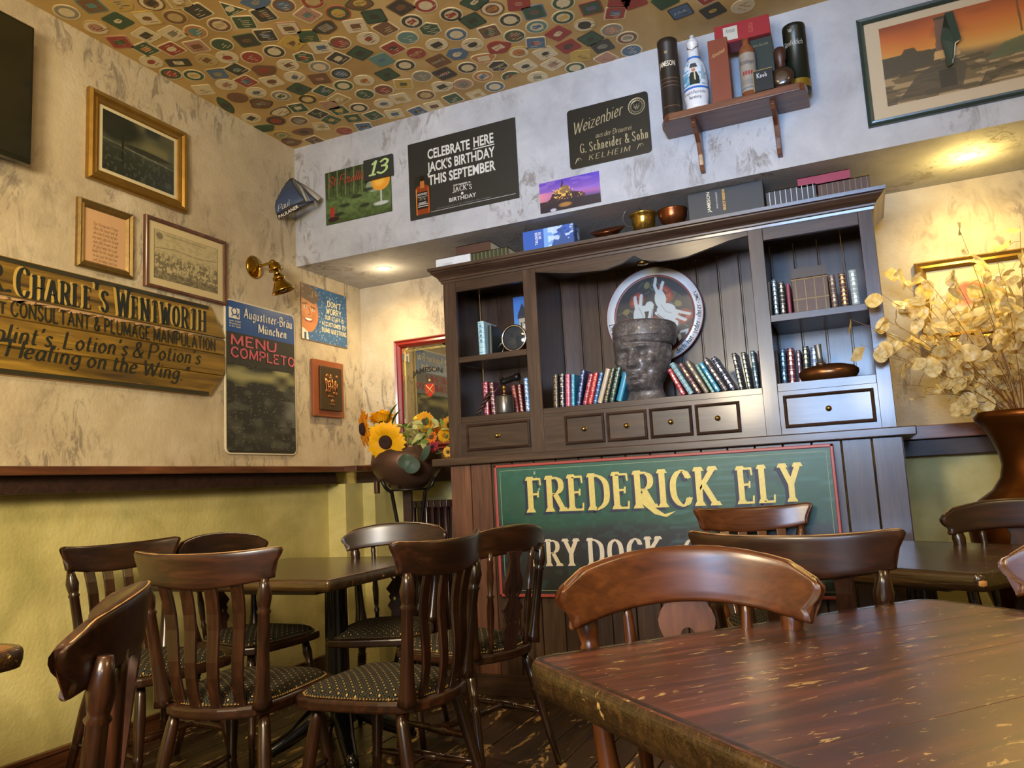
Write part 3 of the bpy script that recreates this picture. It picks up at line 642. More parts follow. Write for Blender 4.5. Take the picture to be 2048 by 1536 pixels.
lettering(t, 'TALISKER', M('e0e4ee', .5), (w*.30, -.001, hb_*.25), V, -U, .016, hb_*.62); lettering(t, 'SKYE', M('e0e4ee', .5), (w*.37, -.001, hb_*.5), V, -U, .016, hb_*.35)
pt = Paint(40, 40, '2f5aa0').put(np.ones((40, 40)), '2b4f90'); pt.put((pt.noise(9, 9, 3) > .5).astype(float), '9cb4d8', .7); pt.rect(.55, .8, .35, .7, 'd8dce4')
pt.build('printed_end', (w+.0008, .001, .001), (0, .098, 0), (0, 0, hb_-.002), t)
t, w = flat_box('whiskey_carton', 'long black carton with gold lettering lying on the dresser top', 'box', ((1378, 428), (1528, 399)), YT-.005, ZTD, .10, .1, '26282a', top=(1374, 390)); hb_ = t['_h']
lettering(t, 'JAMESON', M('d8d0b0', .4), (w*.30, -.0008, hb_*.22), V, -U, .016, hb_*.72); lettering(t, 'SELECT RESERVE', M('c8a050', .35, .5), (w*.50, -.0008, hb_*.2), V, -U, .012, hb_*.75); lettering(t, 'IRISH WHISKEY', M('a8a8a0', .35), (w*.4, -.0008, hb_*.3), V, -U, .008, hb_*.6)
t, w = flat_box('book', 'black book with silver lettering lying under the red one', 'book', ((1533, 399), (1632, 380)), YT+.01, ZTD, .036, .15, '2b2c30', top=(1533, 385), pages=True, bands='b8bcc0')
t, w = flat_box('book', 'brown gilt lined book lying at the right end of the top', 'book', ((1636, 380), (1740, 363)), YT+.01, ZTD, .044, .16, '40281c', top=(1639, 369), pages=True, bands='8a6a40')
t, w = flat_box('book', 'crimson book lying on top of two dark ones', 'book', ((1596, 372), (1700, 350)), YT+.01, ZTD+t['_h']+.001, .03, .15, '8c2440', top=(1593, 358), pages=True)
# copper ware on the dresser top
m_cop = M('7a4526', .28, .85, var=.25, bump=.15); m_brp = M('a8873c', .22, .9, var=.15)
p = at(1217, 466, 'Y', YT+.03)
t = thing('copper_dish', 'shallow copper dish tilted up on the dresser top', 'dish', (p.x, YT+.03, ZTD+.012), rot=(.42, 0, 0))
MB().lathe([(.03, 0), (.06, .012), (.09, .034), (.096, .04), (.09, .042), (.055, .018), (.001, .008)], 28, cap=False, sm=0) if False else MB().lathe([(.001, 0), (.03, .001), (.062, .012), (.088, .034), (.094, .040), (.088, .040), (.055, .018), (.001, .008)], 28, cap=False).build('bowl', m_cop, t)
p = at(1288, 452, 'Y', YT+.03)
t = thing('brass_pot', 'small brass pot with a wire ring handle on the dresser top', 'pot', (p.x, YT+.03, ZTD)); t.scale = (1, 1, 1.05)
MB().lathe([(.001, 0), (.056, 0), (.060, .06), (.064, .082), (.074, .088), (.072, .092), (.058, .086), (.052, .01), (.001, .006)], 28, cap=False).build('body', m_brp, t)
MB().tube([(-.06+.055*math.cos(a), .03, .10+.05*math.sin(a)) for a in np.linspace(0, 2*PI, 22)], .0025, 6).build('handle', M('5a5248', .3, .8), t)
p = at(1346, 438, 'Y', YT+.03)
t = thing('copper_bowl', 'round copper bowl on a foot, between brass pot and black carton', 'bowl', (p.x, YT+.03, ZTD)); t.scale = (1, 1, 1.05)
MB().lathe([(.001, 0), (.034, 0), (.036, .008), (.058, .022), (.070, .05), (.072, .078), (.076, .084), (.07, .084), (.062, .04), (.001, .014)], 28, cap=False).build('body', m_cop, t)
# ---------------------------------------------------------------- things in the bays
# framed picture card of a church tower
p0 = at(1029, 654, 'Y', ZBK-.02); p1 = at(1060, 590, 'Y', ZBK-.02)
t = thing('picture_card', 'tall blue picture card of a church tower at the back of the bay', 'picture', (p0.x, ZBK-.02, ZML))
hh = p1.z-ZML; ww = p1.x-p0.x
MB().box(0, ww, .001, .006, 0, hh).build('card', M('8fa0b0', .5), t)
pt = Paint(50, 120, '5a90d0'); pt.grad([(0, '20402c'), (.3, '2c5038'), (.42, '5c94d4'), (1, '3c74c8')]); pt.rect(.3, .7, .3, .68, 'b8ac90').rect(.38, .46, .5, .6, '403c38').rect(.54, .62, .5, .6, '403c38').rect(.22, .78, .66, .7, '3c3c44').poly([(.2, .7), (.8, .7), (.5, .9)], '30343c').ell(.3, .3, .3, .12, '285038', soft=.5)
pt.build('print', (0, 0, 0), (ww, 0, 0), (0, 0, hh), t)
# figurine edge beside it
p0 = at(1048, 690, 'Y', YH+.2)
t = thing('figurine', 'small red and white figurine half hidden behind the partition', 'figurine', (p0.x+.012, YH+.2, ZML))
MB().lathe([(.001, 0), (.022, 0), (.024, .05), (.016, .09), (.012, .12), (.001, .124)], 14, cap=False).build('robe', M('7a2028', .5), t); MB().ball((0, 0, .14), .02, 12).build('head', M('c0a890', .5), t); MB().lathe([(.022, .15), (.016, .165), (.001, .185)], 12).build('hat', M('d8d4cc', .5), t)
# round glass lamp reflector
p = at(1028, 678, 'Y', YH+.05)
t = thing('headlamp', 'old round headlamp with a chrome rim and dark glass', 'lamp', (p.x-.004, YH+.07, ZML))
Mh = Matrix.Translation((0, 0, .078)) @ Matrix.Rotation(PI/2, 4, 'X') 
MB().lathe([(.066, .0), (.075, .004), (.077, .014), (.070, .020), (.066, .016)], 32, M=Mh, cap=False).build('rim', M('c8c8c8', .18, 1), t)
g = NB('dark_lens'); g.p.inputs['Transmission Weight'].default_value = .35; MB().lathe([(.067, .010), (.05, .016), (.02, .020), (.001, .021)], 32, M=Mh, cap=False).build('lens', g.done(lin('3c4248'), .08), t)
MB().lathe([(.001, -.06), (.03, -.055), (.055, -.03), (.066, .0)], 28, M=Mh, cap=False).build('shell', M('2a2c30', .3, .6), t)
MB().tube([(-.07, -.005, .07), (-.10, .0, .045), (-.112, .01, .03)], .003, 6).tube([(-.07, .01, .05), (-.085, .01, .01), (-.085, .01, .0)], .003, 6).tube([(0, .01, .006), (0, .01, 0.0)], .012, 8).build('bracket', M('8a8a8c', .3, .9), t)
# blowtorch
p = at(c2(672), r2(940), 'Y', YH+.05)
t = thing('blowtorch', 'old blowtorch with grey metal tank and black burner tube', 'blowtorch', (p.x, YH+.045, ZSL))
m_tank = M('6c6a66', .3, .8, var=.2); m_blk = M('1c1c1e', .35, .5)
MB().lathe([(.001, 0), (.049, 0), (.051, .006), (.050, .092), (.046, .1), (.012, .104), (.001, .104)], 28, cap=False).build('tank', m_tank, t)
MB().turned((0, 0, .1), (0, 0, .165), [(0, .012), (.1, .014), (.15, .008), (.5, .008), (.6, .012), (1, .01)], 12).build('valve', m_brp, t)
MB().turned((-.012, -.01, .172), (.10, -.012, .196), [(0, .012), (.15, .018), (.2, .016), (.75, .017), (.8, .022), (1, .021)], 14).build('burner', m_blk, t)
MB().lathe([(.001, 0), (.012, 0), (.012, .014), (.001, .014)], 8, M=Matrix.Translation((-.004, -.02, .186))).build('knob', m_blk, t)
MB().tube([(-.02, -.005, .165), (-.06, -.008, .12), (-.085, -.008, .085), (-.092, -.008, .04)], .0025, 6).build('wire', M('5c4030', .4, .5), t)
# twisted strap hanging on the shelf edge
t = thing('leather_strap', 'plaited dark leather strap standing against the wine red book', 'strap', (p.x-.12, YH+.02, ZSL))
mb = MB()
for k in (0, PI): mb.tube([(-.035+.075*s+.009*math.cos(k+s*14), .0+.007*math.sin(k+s*14)-.001, .006+.115*s) for s in np.linspace(0, 1, 26)], .006, 6)
mb.build('plait', M('3a2a22', .4, var=.3, scale=60), t)
# wooden casket on the right upper shelf
q0 = at(c6(868), r6(440), 'Y', YH+.05); q1 = at(c6(1055), r6(415), 'Y', YH+.05); q2 = at(c6(855), r6(228), 'Y', YH+.05)
t = thing('casket', 'brown leather box like a chest with brass corners between the books', 'box', (q0.x, YH+.05, ZMR)); w = q1.x-q0.x; h = q2.z-ZMR
MB().box(0, w, 0, .13, 0, h*.78).build('body', M('4c3018', .5, var=.35, scale=30), t, bevel=.003)
MB().prism([(0, h*.785), (w, h*.785), (w*.96, h*.97), (w*.9, h), (w*.1, h), (w*.04, h*.97)], .13, M=Matrix.Translation((0, .13, 0)) @ Matrix.Rotation(PI/2, 4, 'X')).build('lid', M('3a2c20', .5), t)
mb = MB()
for i in range(4): mb.box(w*(.1+.26*i), w*(.12+.26*i), -.003, .001, 0, h*.78)
for z in (.02, .3, .74): mb.box(0, w, -.003, .001, h*z, h*(z+.02))
mb.build('strapping', M('6a5228', .4, .5), t)
# copper warming pan
q = at(c4(1320), r4(850), 'Y', YH+.06); qa = at(c4(950), r4(790), 'Y', YH+.06).x; qb = at(c4(1690), r4(735), 'Y', YH+.06).x
R_ = (qb-qa)/2*.86; t = thing('warming_pan', 'flat round brown copper warming flask with an upright grey spout', 'pan', ((qa+qb)/2, YH+.125, ZSR)); t.scale = (1, .6, 1)
MB().lathe([(.001, .0), (R_*.62, .0), (R_*.88, .012), (R_*.985, .030), (R_, .042), (R_*.985, .052), (R_*.84, .068), (R_*.5, .08), (.001, .086)], 40, cap=False).build('body', M('6e4626', .25, .75, var=.2), t)
MB().lathe([(.02, 0), (.021, .012), (.016, .014), (.001, .014)], 20, M=Matrix.Translation((-.03, -.02, .078))).build('collar', M('5a4830', .35, .7), t)
MB().lathe([(.014, 0), (.013, .03), (.016, .085), (.017, .088), (.001, .088)], 20, M=Matrix.Translation((-.03, -.02, .09)) @ Matrix.Rotation(-.06, 4, 'Y')).build('spout', M('6c6a60', .35, .6, var=.25, scale=40), t)
# round painted plate with hares
YPL = ZBK-.035; q = at(1308, 630, 'Y', YPL); ra = (at(1405, 622, 'Y', YPL)-at(1211, 640, 'Y', YPL)).length/2
t = thing('painted_plate', 'round white rimmed plate painted with leaping hares and red flowers', 'plate', (q.x, YPL, ZSC))
zc = q.z-ZSC; tl = .03
Mp = Matrix.Translation((0, 0, zc)) @ Matrix.Rotation(-tl, 4, 'X') @ Matrix.Rotation(PI/2, 4, 'X')
MB().lathe([(.001, -.012), (ra*.8, -.012), (ra, .002), (ra, .006), (ra*.80, .0), (.001, -.001)], 64, M=Mp, cap=False).build('rim', M('c9cdd0', .3, coat=.4, var=.05), t)
MB().lathe([(ra*.985, .0055), (ra*1.004, .0065), (ra*1.006, .0), (ra*.99, -.002)], 64, M=Mp, cap=False).lathe([(ra*.795, .0012), (ra*.815, .0022), (ra*.835, .0018)], 64, M=Mp, cap=False).build('red_line', M('6a2c2c', .4), t)
pt = Paint(160, 160, '20262e')
for i in range(60):
    r_ = random.Random(i); a = r_.uniform(0, 6.28); d = .45*math.sqrt(r_.random()); x = .5+d*math.cos(a); y = .5+d*math.sin(a); pt.line([(x, y), (x+r_.uniform(-.07, .07), y+r_.uniform(-.07, .07))], .007, '4c5a4c', .8)
for x, y, s in ((.28, .73, .10), (.66, .76, .12), (.13, .40, .09), (.88, .42, .11), (.50, .40, .08)):
    pt.ell(x, y, s, s, '7c3428', 1, .3); pt.ell(x, y, s*.7, s*.65, '9c4a38', .9, .2); pt.ell(x-.01, y+.01, s*.35, s*.3, '5c2420', 1, .2)
for x, y, s in ((.28, .73, .10), (.66, .76, .12), (.13, .40, .09), (.88, .42, .11)):
    for k in range(5): a = 1.26*k; pt.line([(x+s*.3*math.cos(a), y+s*.3*math.sin(a)), (x+s*.8*math.cos(a+.5), y+s*.8*math.sin(a+.5))], .006, '4c1c18', .8)
for x, y in ((.14, .6), (.42, .9), (.82, .62)): pt.ell(x, y, .045, .045, '6a6440', .9, .3)
HW = 'a9b3b4'
def limb(pts, w): pt.line(pts, w, HW)
# hare one (left), upright
pt.ell(.31, .50, .075, .17, HW); pt.ell(.24, .34, .13, .07, HW); limb([(.28, .62), (.25, .78)], .022); limb([(.33, .62), (.34, .78)], .022); limb([(.36, .60), (.44, .60)], .04); pt.ell(.45, .63, .055, .055, HW); limb([(.47, .60), (.44, .48), (.40, .40)], .018); limb([(.49, .6), (.47, .5), (.44, .38)], .012)
# hare two (centre right), diving
pt.ell(.60, .70, .075, .12, HW); pt.ell(.66, .55, .12, .085, HW); pt.ell(.72, .47, .09, .08, HW); limb([(.57, .78), (.54, .88), (.57, .97)], .022); limb([(.61, .78), (.65, .88), (.68, .92)], .02); limb([(.78, .52), (.95, .44)], .02); limb([(.76, .46), (.90, .36)], .02); pt.ell(.75, .34, .06, .06, HW); limb([(.70, .38), (.60, .46), (.53, .52)], .018); limb([(.69, .36), (.62, .36), (.56, .30)], .015); pt.ell(.755, .345, .013, .013, '202020'); pt.line([(.49, .58), (.46, .46), (.42, .4)], .005, '4c5454').line([(.68, .38), (.6, .45), (.55, .5)], .005, '4c5454').line([(.60, .62), (.66, .52), (.72, .5)], .006, '7c8688', .8).line([(.31, .62), (.36, .5), (.33, .4)], .006, '7c8688', .8)
limb([(.86, .20), (.95, .18), (.97, .12)], .02); limb([(.84, .16), (.88, .08)], .02)
pt.build('painted_scene', (0, 0, 0), (1, 0, 0), (0, 1, 0), t, .35, .4, wrap=lambda X, Y: Mp @ (lambda a, b: Vector((a*math.sqrt(max(0, 1-b*b/2))*ra*.80, b*math.sqrt(max(0, 1-a*a/2))*ra*.80, .0012)))(2*X-1, 2*Y-1))
def ring_text(t, s, a0, a1, rr, h, mat):
    n = len(s.replace(' ', ''))
    for i, ch in enumerate(s):
        a = a0+(a1-a0)*i/(len(s)-1); c = Mp @ Vector((math.cos(a)*rr, math.sin(a)*rr, .0055)); e = (Mp.to_3x3() @ Vector((math.sin(a), -math.cos(a), 0))) if a1 < a0 else (Mp.to_3x3() @ Vector((-math.sin(a), math.cos(a), 0))); v = (Mp.to_3x3() @ Vector((math.cos(a), math.sin(a), 0)))*(1 if a1 < a0 else -1)
        ply, w_ = pen_text(ch, **STY['gothic'])
        for p in ply: _mb.add([c+e*(x-w_/2)*h+v*(y-.4)*h for x, y in p], [tuple(range(4))])
_mb = MB(); ring_text(t, 'doch-hat-jeder-ihrer-zwei', math.radians(-62), math.radians(22), ra*.91, ra*.105, None); ring_text(t, 'Drei-', math.radians(188), math.radians(208), ra*.91, ra*.105, None); _mb.build('lettering', M('18181c', .5), t)
MB().tube([(-ra*.3, -.03, .003), (-ra*.3, .012, .003), (-ra*.25, .016, zc-ra*.6)], .003, 6).tube([(ra*.3, -.03, .003), (ra*.3, .012, .003), (ra*.25, .016, zc-ra*.6)], .003, 6).build('wire_stand', m_brass, t)
# ---------------------------------------------------------------- stone head in front of the plate
q = at(1290, 800, 'Y', YH+.10)
t = thing('sculpted_head', 'mottled dark stone head wearing a flat round cap, in front of the plate', 'sculpture', (q.x, YH+.13, ZSC), -.16); t.scale = (.95, .95, .95)
def stone():
    b = NB('marbled_stone'); v = b.coord(); n = b.noise(v, 18, 6, 2.5, .7); b.put(b.p.inputs['Base Color'], b.ramp(n, [(.3, '3a3533'), (.52, '5c5654'), (.66, '837c7a'), (.78, 'b8b0ac')]))
    b.bump(n, .25, .003); return b.done(None, .42, .05, .2)
m_stone = stone()
zz = [0, .03, .05, .065, .09, .12, .15, .19, .23, .28, .33, .36]
wz = [.118, .106, .10, .096, .098, .112, .128, .142, .152, .158, .160, .15]
dz = [.085, .075, .078, .118, .138, .144, .144, .142, .148, .154, .158, .15]
bz = [.085, .08, .08, .085, .09, .105, .125, .14, .15, .155, .158, .15]
g = lambda x, c, s: math.exp(-((x-c)/s)**2)
P = []
for j in range(84):
    z = .36*j/83; w = np.interp(z, zz, wz); d = np.interp(z, zz, dz); bk = np.interp(z, zz, bz); row = []
    for i in range(110):
        th = 2*PI*i/110-PI      # 0 faces the viewer
        x = w*math.sin(th); y = -math.cos(th)*(d if abs(th) < PI/2 else bk)
        f = 0; a = abs(th)
        f += .056*g(th, 0, .12)*max(0, 1-abs(z-.180)/.10 if z > .180 else 1-(.180-z)/.016) if .164 < z < .280 else 0
        f += .020*g(a, .16, .07)*g(z, .182, .012)
        f -= .036*g(a, .37, .18)*g(z, .250, .022); f += .018*g(a, .38, .10)*g(z, .247, .009); f -= .010*g(a, .38, .09)*g(z, .243, .003)
        f += .018*g(a, .34, .25)*g(z, .282, .009)
        f += .022*g(th, 0, .28)*(g(z, .138, .007)+g(z, .120, .008)); f -= .018*g(th, 0, .30)*g(z, .1295, .003); f -= .012*g(a, .38, .08)*g(z, .128, .012)
        f += .018*g(th, 0, .24)*g(z, .082, .013); f -= .012*g(th, 0, .3)*g(z, .102, .007); f += .018*g(a, .62, .18)*g(z, .205, .022); f -= .016*g(a, .62, .18)*g(z, .150, .026)
        f += .022*g(a, 1.52, .09)*g(z, .225, .036); f -= .012*g(a, 1.50, .05)*g(z, .215, .018)
        k = 1+f/.14; row.append((x*k, y*k, z))
    P.append(row)
MB().grid(P, close=True).build('face', m_stone, t)
mb = MB(); pf = [(.150, .300), (.163, .306), (.168, .318), (.170, .335), (.171, .337), (.176, .340), (.176, .345), (.175, .40), (.168, .416), (.15, .426), (.06, .432), (.001, .432)]
mb.lathe(pf, 64, cap=False, M=Matrix.Translation((0, 0, .004)) @ Matrix.Rotation(.05, 4, 'Y')); mb.build('cap', m_stone, t)
# ================================================================ pictures and signs on the walls
ROTL = Matrix(((0, 0, 1), (1, 0, 0), (0, 1, 0))).to_euler()
ROTB = (PI/2, 0, 0)
def wall_thing(name, label, cat, q, ax, v, group=None):
    """q: pixel corners tl, tr, br, bl on the plane; local x right, y up, z out of the wall"""
    P = [at(*p, ax, v) for p in q]; i = 1 if ax == 'X' else 0
    x0 = (P[0][i]+P[3][i])/2; x1 = (P[1][i]+P[2][i])/2; z1 = (P[0].z+P[1].z)/2; z0 = (P[2].z+P[3].z)/2
    loc = (v, x0, z0) if ax == 'X' else (x0, v, z0)
    return thing(name, label, cat, loc, rot=ROTL if ax == 'X' else ROTB, group=group), x1-x0, z1-z0
def frame(t, w, h, prof, mat, name='frame'):
    """mitred moulding; prof: (inset, height)"""
    P = [[(d, d, z), (w-d, d, z), (w-d, h-d, z), (d, h-d, z)] for d, z in prof]
    return MB().grid(P, smooth=False, close=True).build(name, mat, t)
LX, LY = Vector((1, 0, 0)), Vector((0, 1, 0))
m_goldf = M('a07c38', .32, .75, var=.3, scale=20, bump=.1)
XW = XL+.001
# television, top left
P0 = at(70, 56, 'X', XL+.11); P1 = at(63, 330, 'X', XL+.11)
t = thing('television', 'black flat television hanging high on the left wall, cut by the frame', 'television', (XL, 1.25, P1.z), rot=ROTL)
w, h = P0.y-1.25+.0, P0.z-P1.z
MB().box(0, w, 0, h, .075, .11).build('casing', M('16180f', .25, coat=.3), t, bevel=.006)
MB().box(.012, w-.012, .018, h-.012, .1095, .1115).build('screen', M('1b1d14', .12, coat=.6, var=.02), t)
MB().box(w/2-.12, w/2+.12, h/2-.1, h/2+.1, 0, .075).build('bracket', M('202020', .5), t)
# large gilt framed landscape
t, w, h = wall_thing('framed_painting', 'dark moonlit landscape painting in a wide gilt frame on the left wall', 'painting', [(175, 174), (368, 269), (367, 426), (168, 357)], 'X', XW)
frame(t, w, h, [(0, 0), (0, .022), (.010, .034), (.022, .030), (.030, .020), (.040, .024), (.052, .018), (.056, .012)], m_goldf)
MB().box(.054, w-.054, .054, h-.054, .004, .011).build('mount', M('c9bd98', .7), t)
pt = Paint(110, 80, '2a2f26'); pt.grad([(0, '23281e'), (.42, '30372c'), (.5, '4c5044'), (.7, '54563f'), (1, '2c3230')], 5); pt.put((pt.noise(6, 5, 9)-.45)*3*(pt.Y > .5), '7c7650', .55).line([(0, .52), (1, .44)], .008, '8a8e78', .6).ell(.2, .82, .32, .3, '1f261f', .95, .5).line([(.26, .2), (.27, .7)], .014, '1b1f18').ell(.62, .54, .35, .05, '20261e', .9, .4).put((pt.noise(40, 20, 4) > .7)*(pt.Y < .45)*1.0, '5a6050', .35)
pt.build('canvas', (.075, .072, .0125), (w-.15, 0, 0), (0, h-.144, 0), t, .3, .3)
# small gilt frame with handwritten verse
t, w, h = wall_thing('framed_verse', 'small gilt frame with a handwritten verse on peach paper', 'picture', [(151, 394), (264, 431), (258, 558), (150, 533)], 'X', XW)
frame(t, w, h, [(0, 0), (0, .016), (.008, .026), (.018, .018), (.026, .022), (.036, .010)], M('80683a', .35, .6, var=.35, scale=40, bump=.15))
MB().box(.03, w-.03, .03, h-.03, .003, .009).build('paper', M('c49c72', .7, var=.05), t)
vl = ['The Restaurant Prayer', 'Bless this house and all', 'who come to drink and dine', 'may every glass be full and', 'every plate be warm as well', 'let good friends find a seat', 'beside the fire tonight and', 'no one count the hours here', 'until the lamps burn low', 'with song and bread and beer', 'for all who wander in', 'good night']
mi = MB()
for i, s in enumerate(vl):
    ply, W_ = pen_text(s, **STY['script']); L = (w-.15)*(.92 if i % 3 else 1.0)*(1 if i < 9 else .7); kx = L/W_; hh = .016
    for p in ply: mi.add([(w/2-L/2+x*kx, h-.105-i*.0225*h/.34+y*hh, .0096) for x, y in p], [(0, 1, 2, 3)])
mi.build('lettering', M('4c3a34', .6), t)
# engraving in a brown frame
t, w, h = wall_thing('framed_engraving', 'town view engraving on cream paper in a thin brown frame', 'picture', [(288, 427), (449, 487), (447, 613), (284, 571)], 'X', XW)
frame(t, w, h, [(0, 0), (0, .018), (.004, .022), (.016, .020), (.020, .012)], m_ledge)
MB().box(.018, w-.018, .018, h-.018, .003, .009).build('mount', M('c2b287', .7, var=.06), t)
pt = Paint(170, 110, 'b3a57c'); N1 = pt.noise(60, 40, 3); N2 = pt.noise(28, 22, 8)
lo = np.clip((.62-pt.Y)*6, 0, 1); pt.put(((N1*.5+N2*.5) > .52)*lo, '4b4536', .75); pt.put((pt.noise(90, 12, 4) > .6)*lo, '6a6148', .5); pt.put((pt.Y < .16)*1.0, '5c543f', .6).put((pt.noise(20, 30, 12) > .6)*(pt.Y > .62)*1.0, '8f8462', .35).ell(.08, .88, .05, .07, '6a6048', .9, .3).line([(.2, .93), (.78, .93)], .02, '8f8462', .7).line([(.02, .62), (.3, .68), (.7, .64), (1, .7)], .006, '6a6048')
for a in ([(0, 0), (1, 0)], [(0, 1), (1, 1)], [(0, 0), (0, 1)], [(1, 0), (1, 1)]): pt.line(a, .006, '4b4536')
pt.build('engraving', (.055, .055, .0098), (w-.11, 0, 0), (0, h-.11, 0), t, .6)
# arrow shaped veterinary board
q0 = at(0, 515, 'X', XW); q1 = at(413, 612, 'X', XW); zt = (q0.z+q1.z)/2; qb = (at(0, 748, 'X', XW).z+at(410, 791, 'X', XW).z)/2
yL = 1.05; yR = q1.y; yT = at(444, 700, 'X', XW).y; h = zt-qb; w = yT-yL; we = yR-yL
t = thing('arrow_signboard', 'long yellow arrow shaped board of four planks with dark lettering on the left wall', 'sign', (XW, yL, qb), rot=ROTL)
m_sy = wood('ochre_painted_wood', '3e2f12', '6c521a', '94742c', 'x', .45, .2, .7, .2, wear=.66)
m_sb = wood('dark_sign_edge', '1e1c12', '33301c', '4a4424', 'x', .5, .1, .7, .2)
def zz_(px, py): return at(px, py, 'X', XW).z-qb
b1, b2 = (zz_(0, 591)+zz_(440, 678))/2, (zz_(0, 641)+zz_(430, 705))/2
tipY = h*.5
def edge(z): return we+(w-we)*max(0, 1-max(0, (z-zz_(444, 677))/(h-zz_(444, 677)), (zz_(444, 745)-z)/zz_(444, 745)))
def plank(z0, z1, name='plank', rough=0, th=.022):
    r_ = random.Random(int(z0*1000)); zsx = sorted({z0, z1, *[z for z in (zz_(444, 677), zz_(444, 745)) if z0 < z < z1]})
    top = [(we*i/24, z1-(rough*r_.random() if rough and i % 2 else 0)) for i in range(25)]
    pts = [(0, z0)]+[(edge(z), z) for z in zsx]+top[::-1]
    return MB().prism(pts, th).build(name, m_sy, t, bevel=.003, seg=1)
plank(b1+.003, h); plank(b2+.002, b1-.006, rough=.012, th=.020); plank(b2*.5+.001, b2-.002); plank(0, b2*.5-.001)
MB().box(0, we*.98, -.006, h*.99, -.0005, .004).build('back_batten', M('b59a72', .7), t)
mb = MB()
for z in (h-.012, .010): mb.box(0, we-.01, z-.010, z+.008, .0215, .0245)
mb.build('dark_border', m_sb, t)
mb = MB(); r_ = random.Random(5)
for i in range(34):
    x = we*(.05+.9*i/34); mb.add([(x+r_.uniform(-.03, .03), b1-.006+dz_, .0225) for dz_ in (0, -r_.uniform(.004, .022), -r_.uniform(.004, .02))]+[(x+.05, b1-.006, .0225)], [(0, 1, 2, 3)])
mb.build('bare_wood', M('b8916a', .7), t)
m_ltr = M('1f231c', .5, var=.3, scale=50); m_lts = M('b89a4c', .5)
def on_arrow(s, p0, p1, hpx, style, **k):
    """p0, p1: baseline pixels; hpx: cap height in pixels at p1"""
    a = at(*p0, 'X', XW+.024); b = at(*p1, 'X', XW+.024); tt = at(p1[0], p1[1]-hpx, 'X', XW+.024)
    la = Vector((a.y-yL, a.z-qb, .0235)); lb_ = Vector((b.y-yL, b.z-qb, .0235))
    lettering(t, s, k.pop('mat', m_ltr), la+Vector((k.pop('dx', 0), k.pop('dz', 0), 0)), (lb_-la), Vector((0, 1, 0)), tt.z-b.z, (lb_-la).length, style, **k)
on_arrow("Charle's", (28, 591), (215, 625), 52, 'roman_small', thick=.27, mat=m_lts, dx=-.006, dz=.003, lift=.0005)
on_arrow("Wentworth", (228, 630), (409, 663), 48, 'roman_small', thick=.27, mat=m_lts, dx=-.006, dz=.003, lift=.0005)
on_arrow("Charle's", (31, 591), (217, 625), 52, 'roman_small', thick=.27); on_arrow("Wentworth", (231, 630), (411, 663), 48, 'roman_small', thick=.27)
on_arrow("MR.", (-75, 573), (22, 583), 52, 'roman_small', thick=.27)
on_arrow("CONSULTANT & PLUMAGE MANIPULATION", (20, 630), (430, 702), 22, 'block', thick=.2); on_arrow("PET", (-40, 618), (12, 628), 22, 'block', thick=.2)
on_arrow("Splint's, Lotion's & Potion's", (-45, 677), (400, 729), 28, 'italic', thick=.17); on_arrow('"Healing on the Wing."', (-8, 709), (375, 762), 28, 'italic', thick=.17)
# menu blackboard
t, w, h = wall_thing('menu_blackboard', 'tall rounded menu blackboard with a blue header and pink chalk writing', 'blackboard', [(449, 596), (588, 631), (590, 913), (446, 906)], 'X', XW)
def rr(x0, x1, y0, y1, r, n=5):
    o = []
    for cx, cy, a0 in ((x1-r, y0+r, -PI/2), (x1-r, y1-r, 0), (x0+r, y1-r, PI/2), (x0+r, y0+r, PI)): o += [(cx+r*math.cos(a0+PI/2*i/n), cy+r*math.sin(a0+PI/2*i/n)) for i in range(n+1)]
    return o
MB().prism(rr(0, w, 0, h, .035), .009).build('white_edge', M('cfc8b0', .5), t, bevel=.002)
hz = h*.785
MB().prism([(x, min(y, hz)) for x, y in rr(.009, w-.009, .009, h-.009, .028)], .0016, M=Matrix.Translation((0, 0, .009))).build('slate', M('26261f', .6, var=.3, scale=9), t)
MB().prism([(x, max(y, hz)) for x, y in rr(.009, w-.009, .009, h-.009, .028)], .0018, M=Matrix.Translation((0, 0, .009))).build('header', M('174a8c', .35, coat=.3), t)
m_wh = M('e2ddcb', .5); m_ch = M('c25c68', .8, var=.3, scale=60)
lettering(t, 'Augustiner-Bräu', m_wh, (w*.24, h*.895, .0115), LX, LY, h*.062, w*.71, 'gothic', thick=.21); lettering(t, 'München', m_wh, (w*.44, h*.815, .0115), LX, LY, h*.058, w*.42, 'gothic', thick=.21)
MB().box(w*.05, w*.19, h*.875, h*.945, .0108, .0116).build('crest_panel', m_wh, t)
lettering(t, 'J', M('174a8c', .5), (w*.07, h*.885, .012), LX, LY, h*.03, w*.03, 'roman'); lettering(t, 'W', M('174a8c', .5), (w*.14, h*.885, .012), LX, LY, h*.03, w*.04, 'roman')
MB().lathe([(w*.028, 0), (w*.04, 0)], 16, M=Matrix.Translation((w*.12, h*.922, .0121)), cap=False).build('crest_ring', M('174a8c', .5), t)
for i, s in enumerate(('seit 1328', 'Brauhaus', 'in der Stadt')): lettering(t, s, m_wh, (w*.05, h*(.852-.017*i), .0115), LX, LY, h*.011, w*.15, 'sans')
lettering(t, 'MENU', m_ch, (w*.07, h*.705, .011), LX, LY, h*.062, w*.63, 'chalk', thick=.15, thin=.16); lettering(t, 'COMPLETO', m_ch, (w*.07, h*.625, .011), LX, LY, h*.060, w*.91, 'chalk', thick=.15, thin=.16)
pt = Paint(70, 130, '26261f'); sm = pt.noise(5, 8, 3)
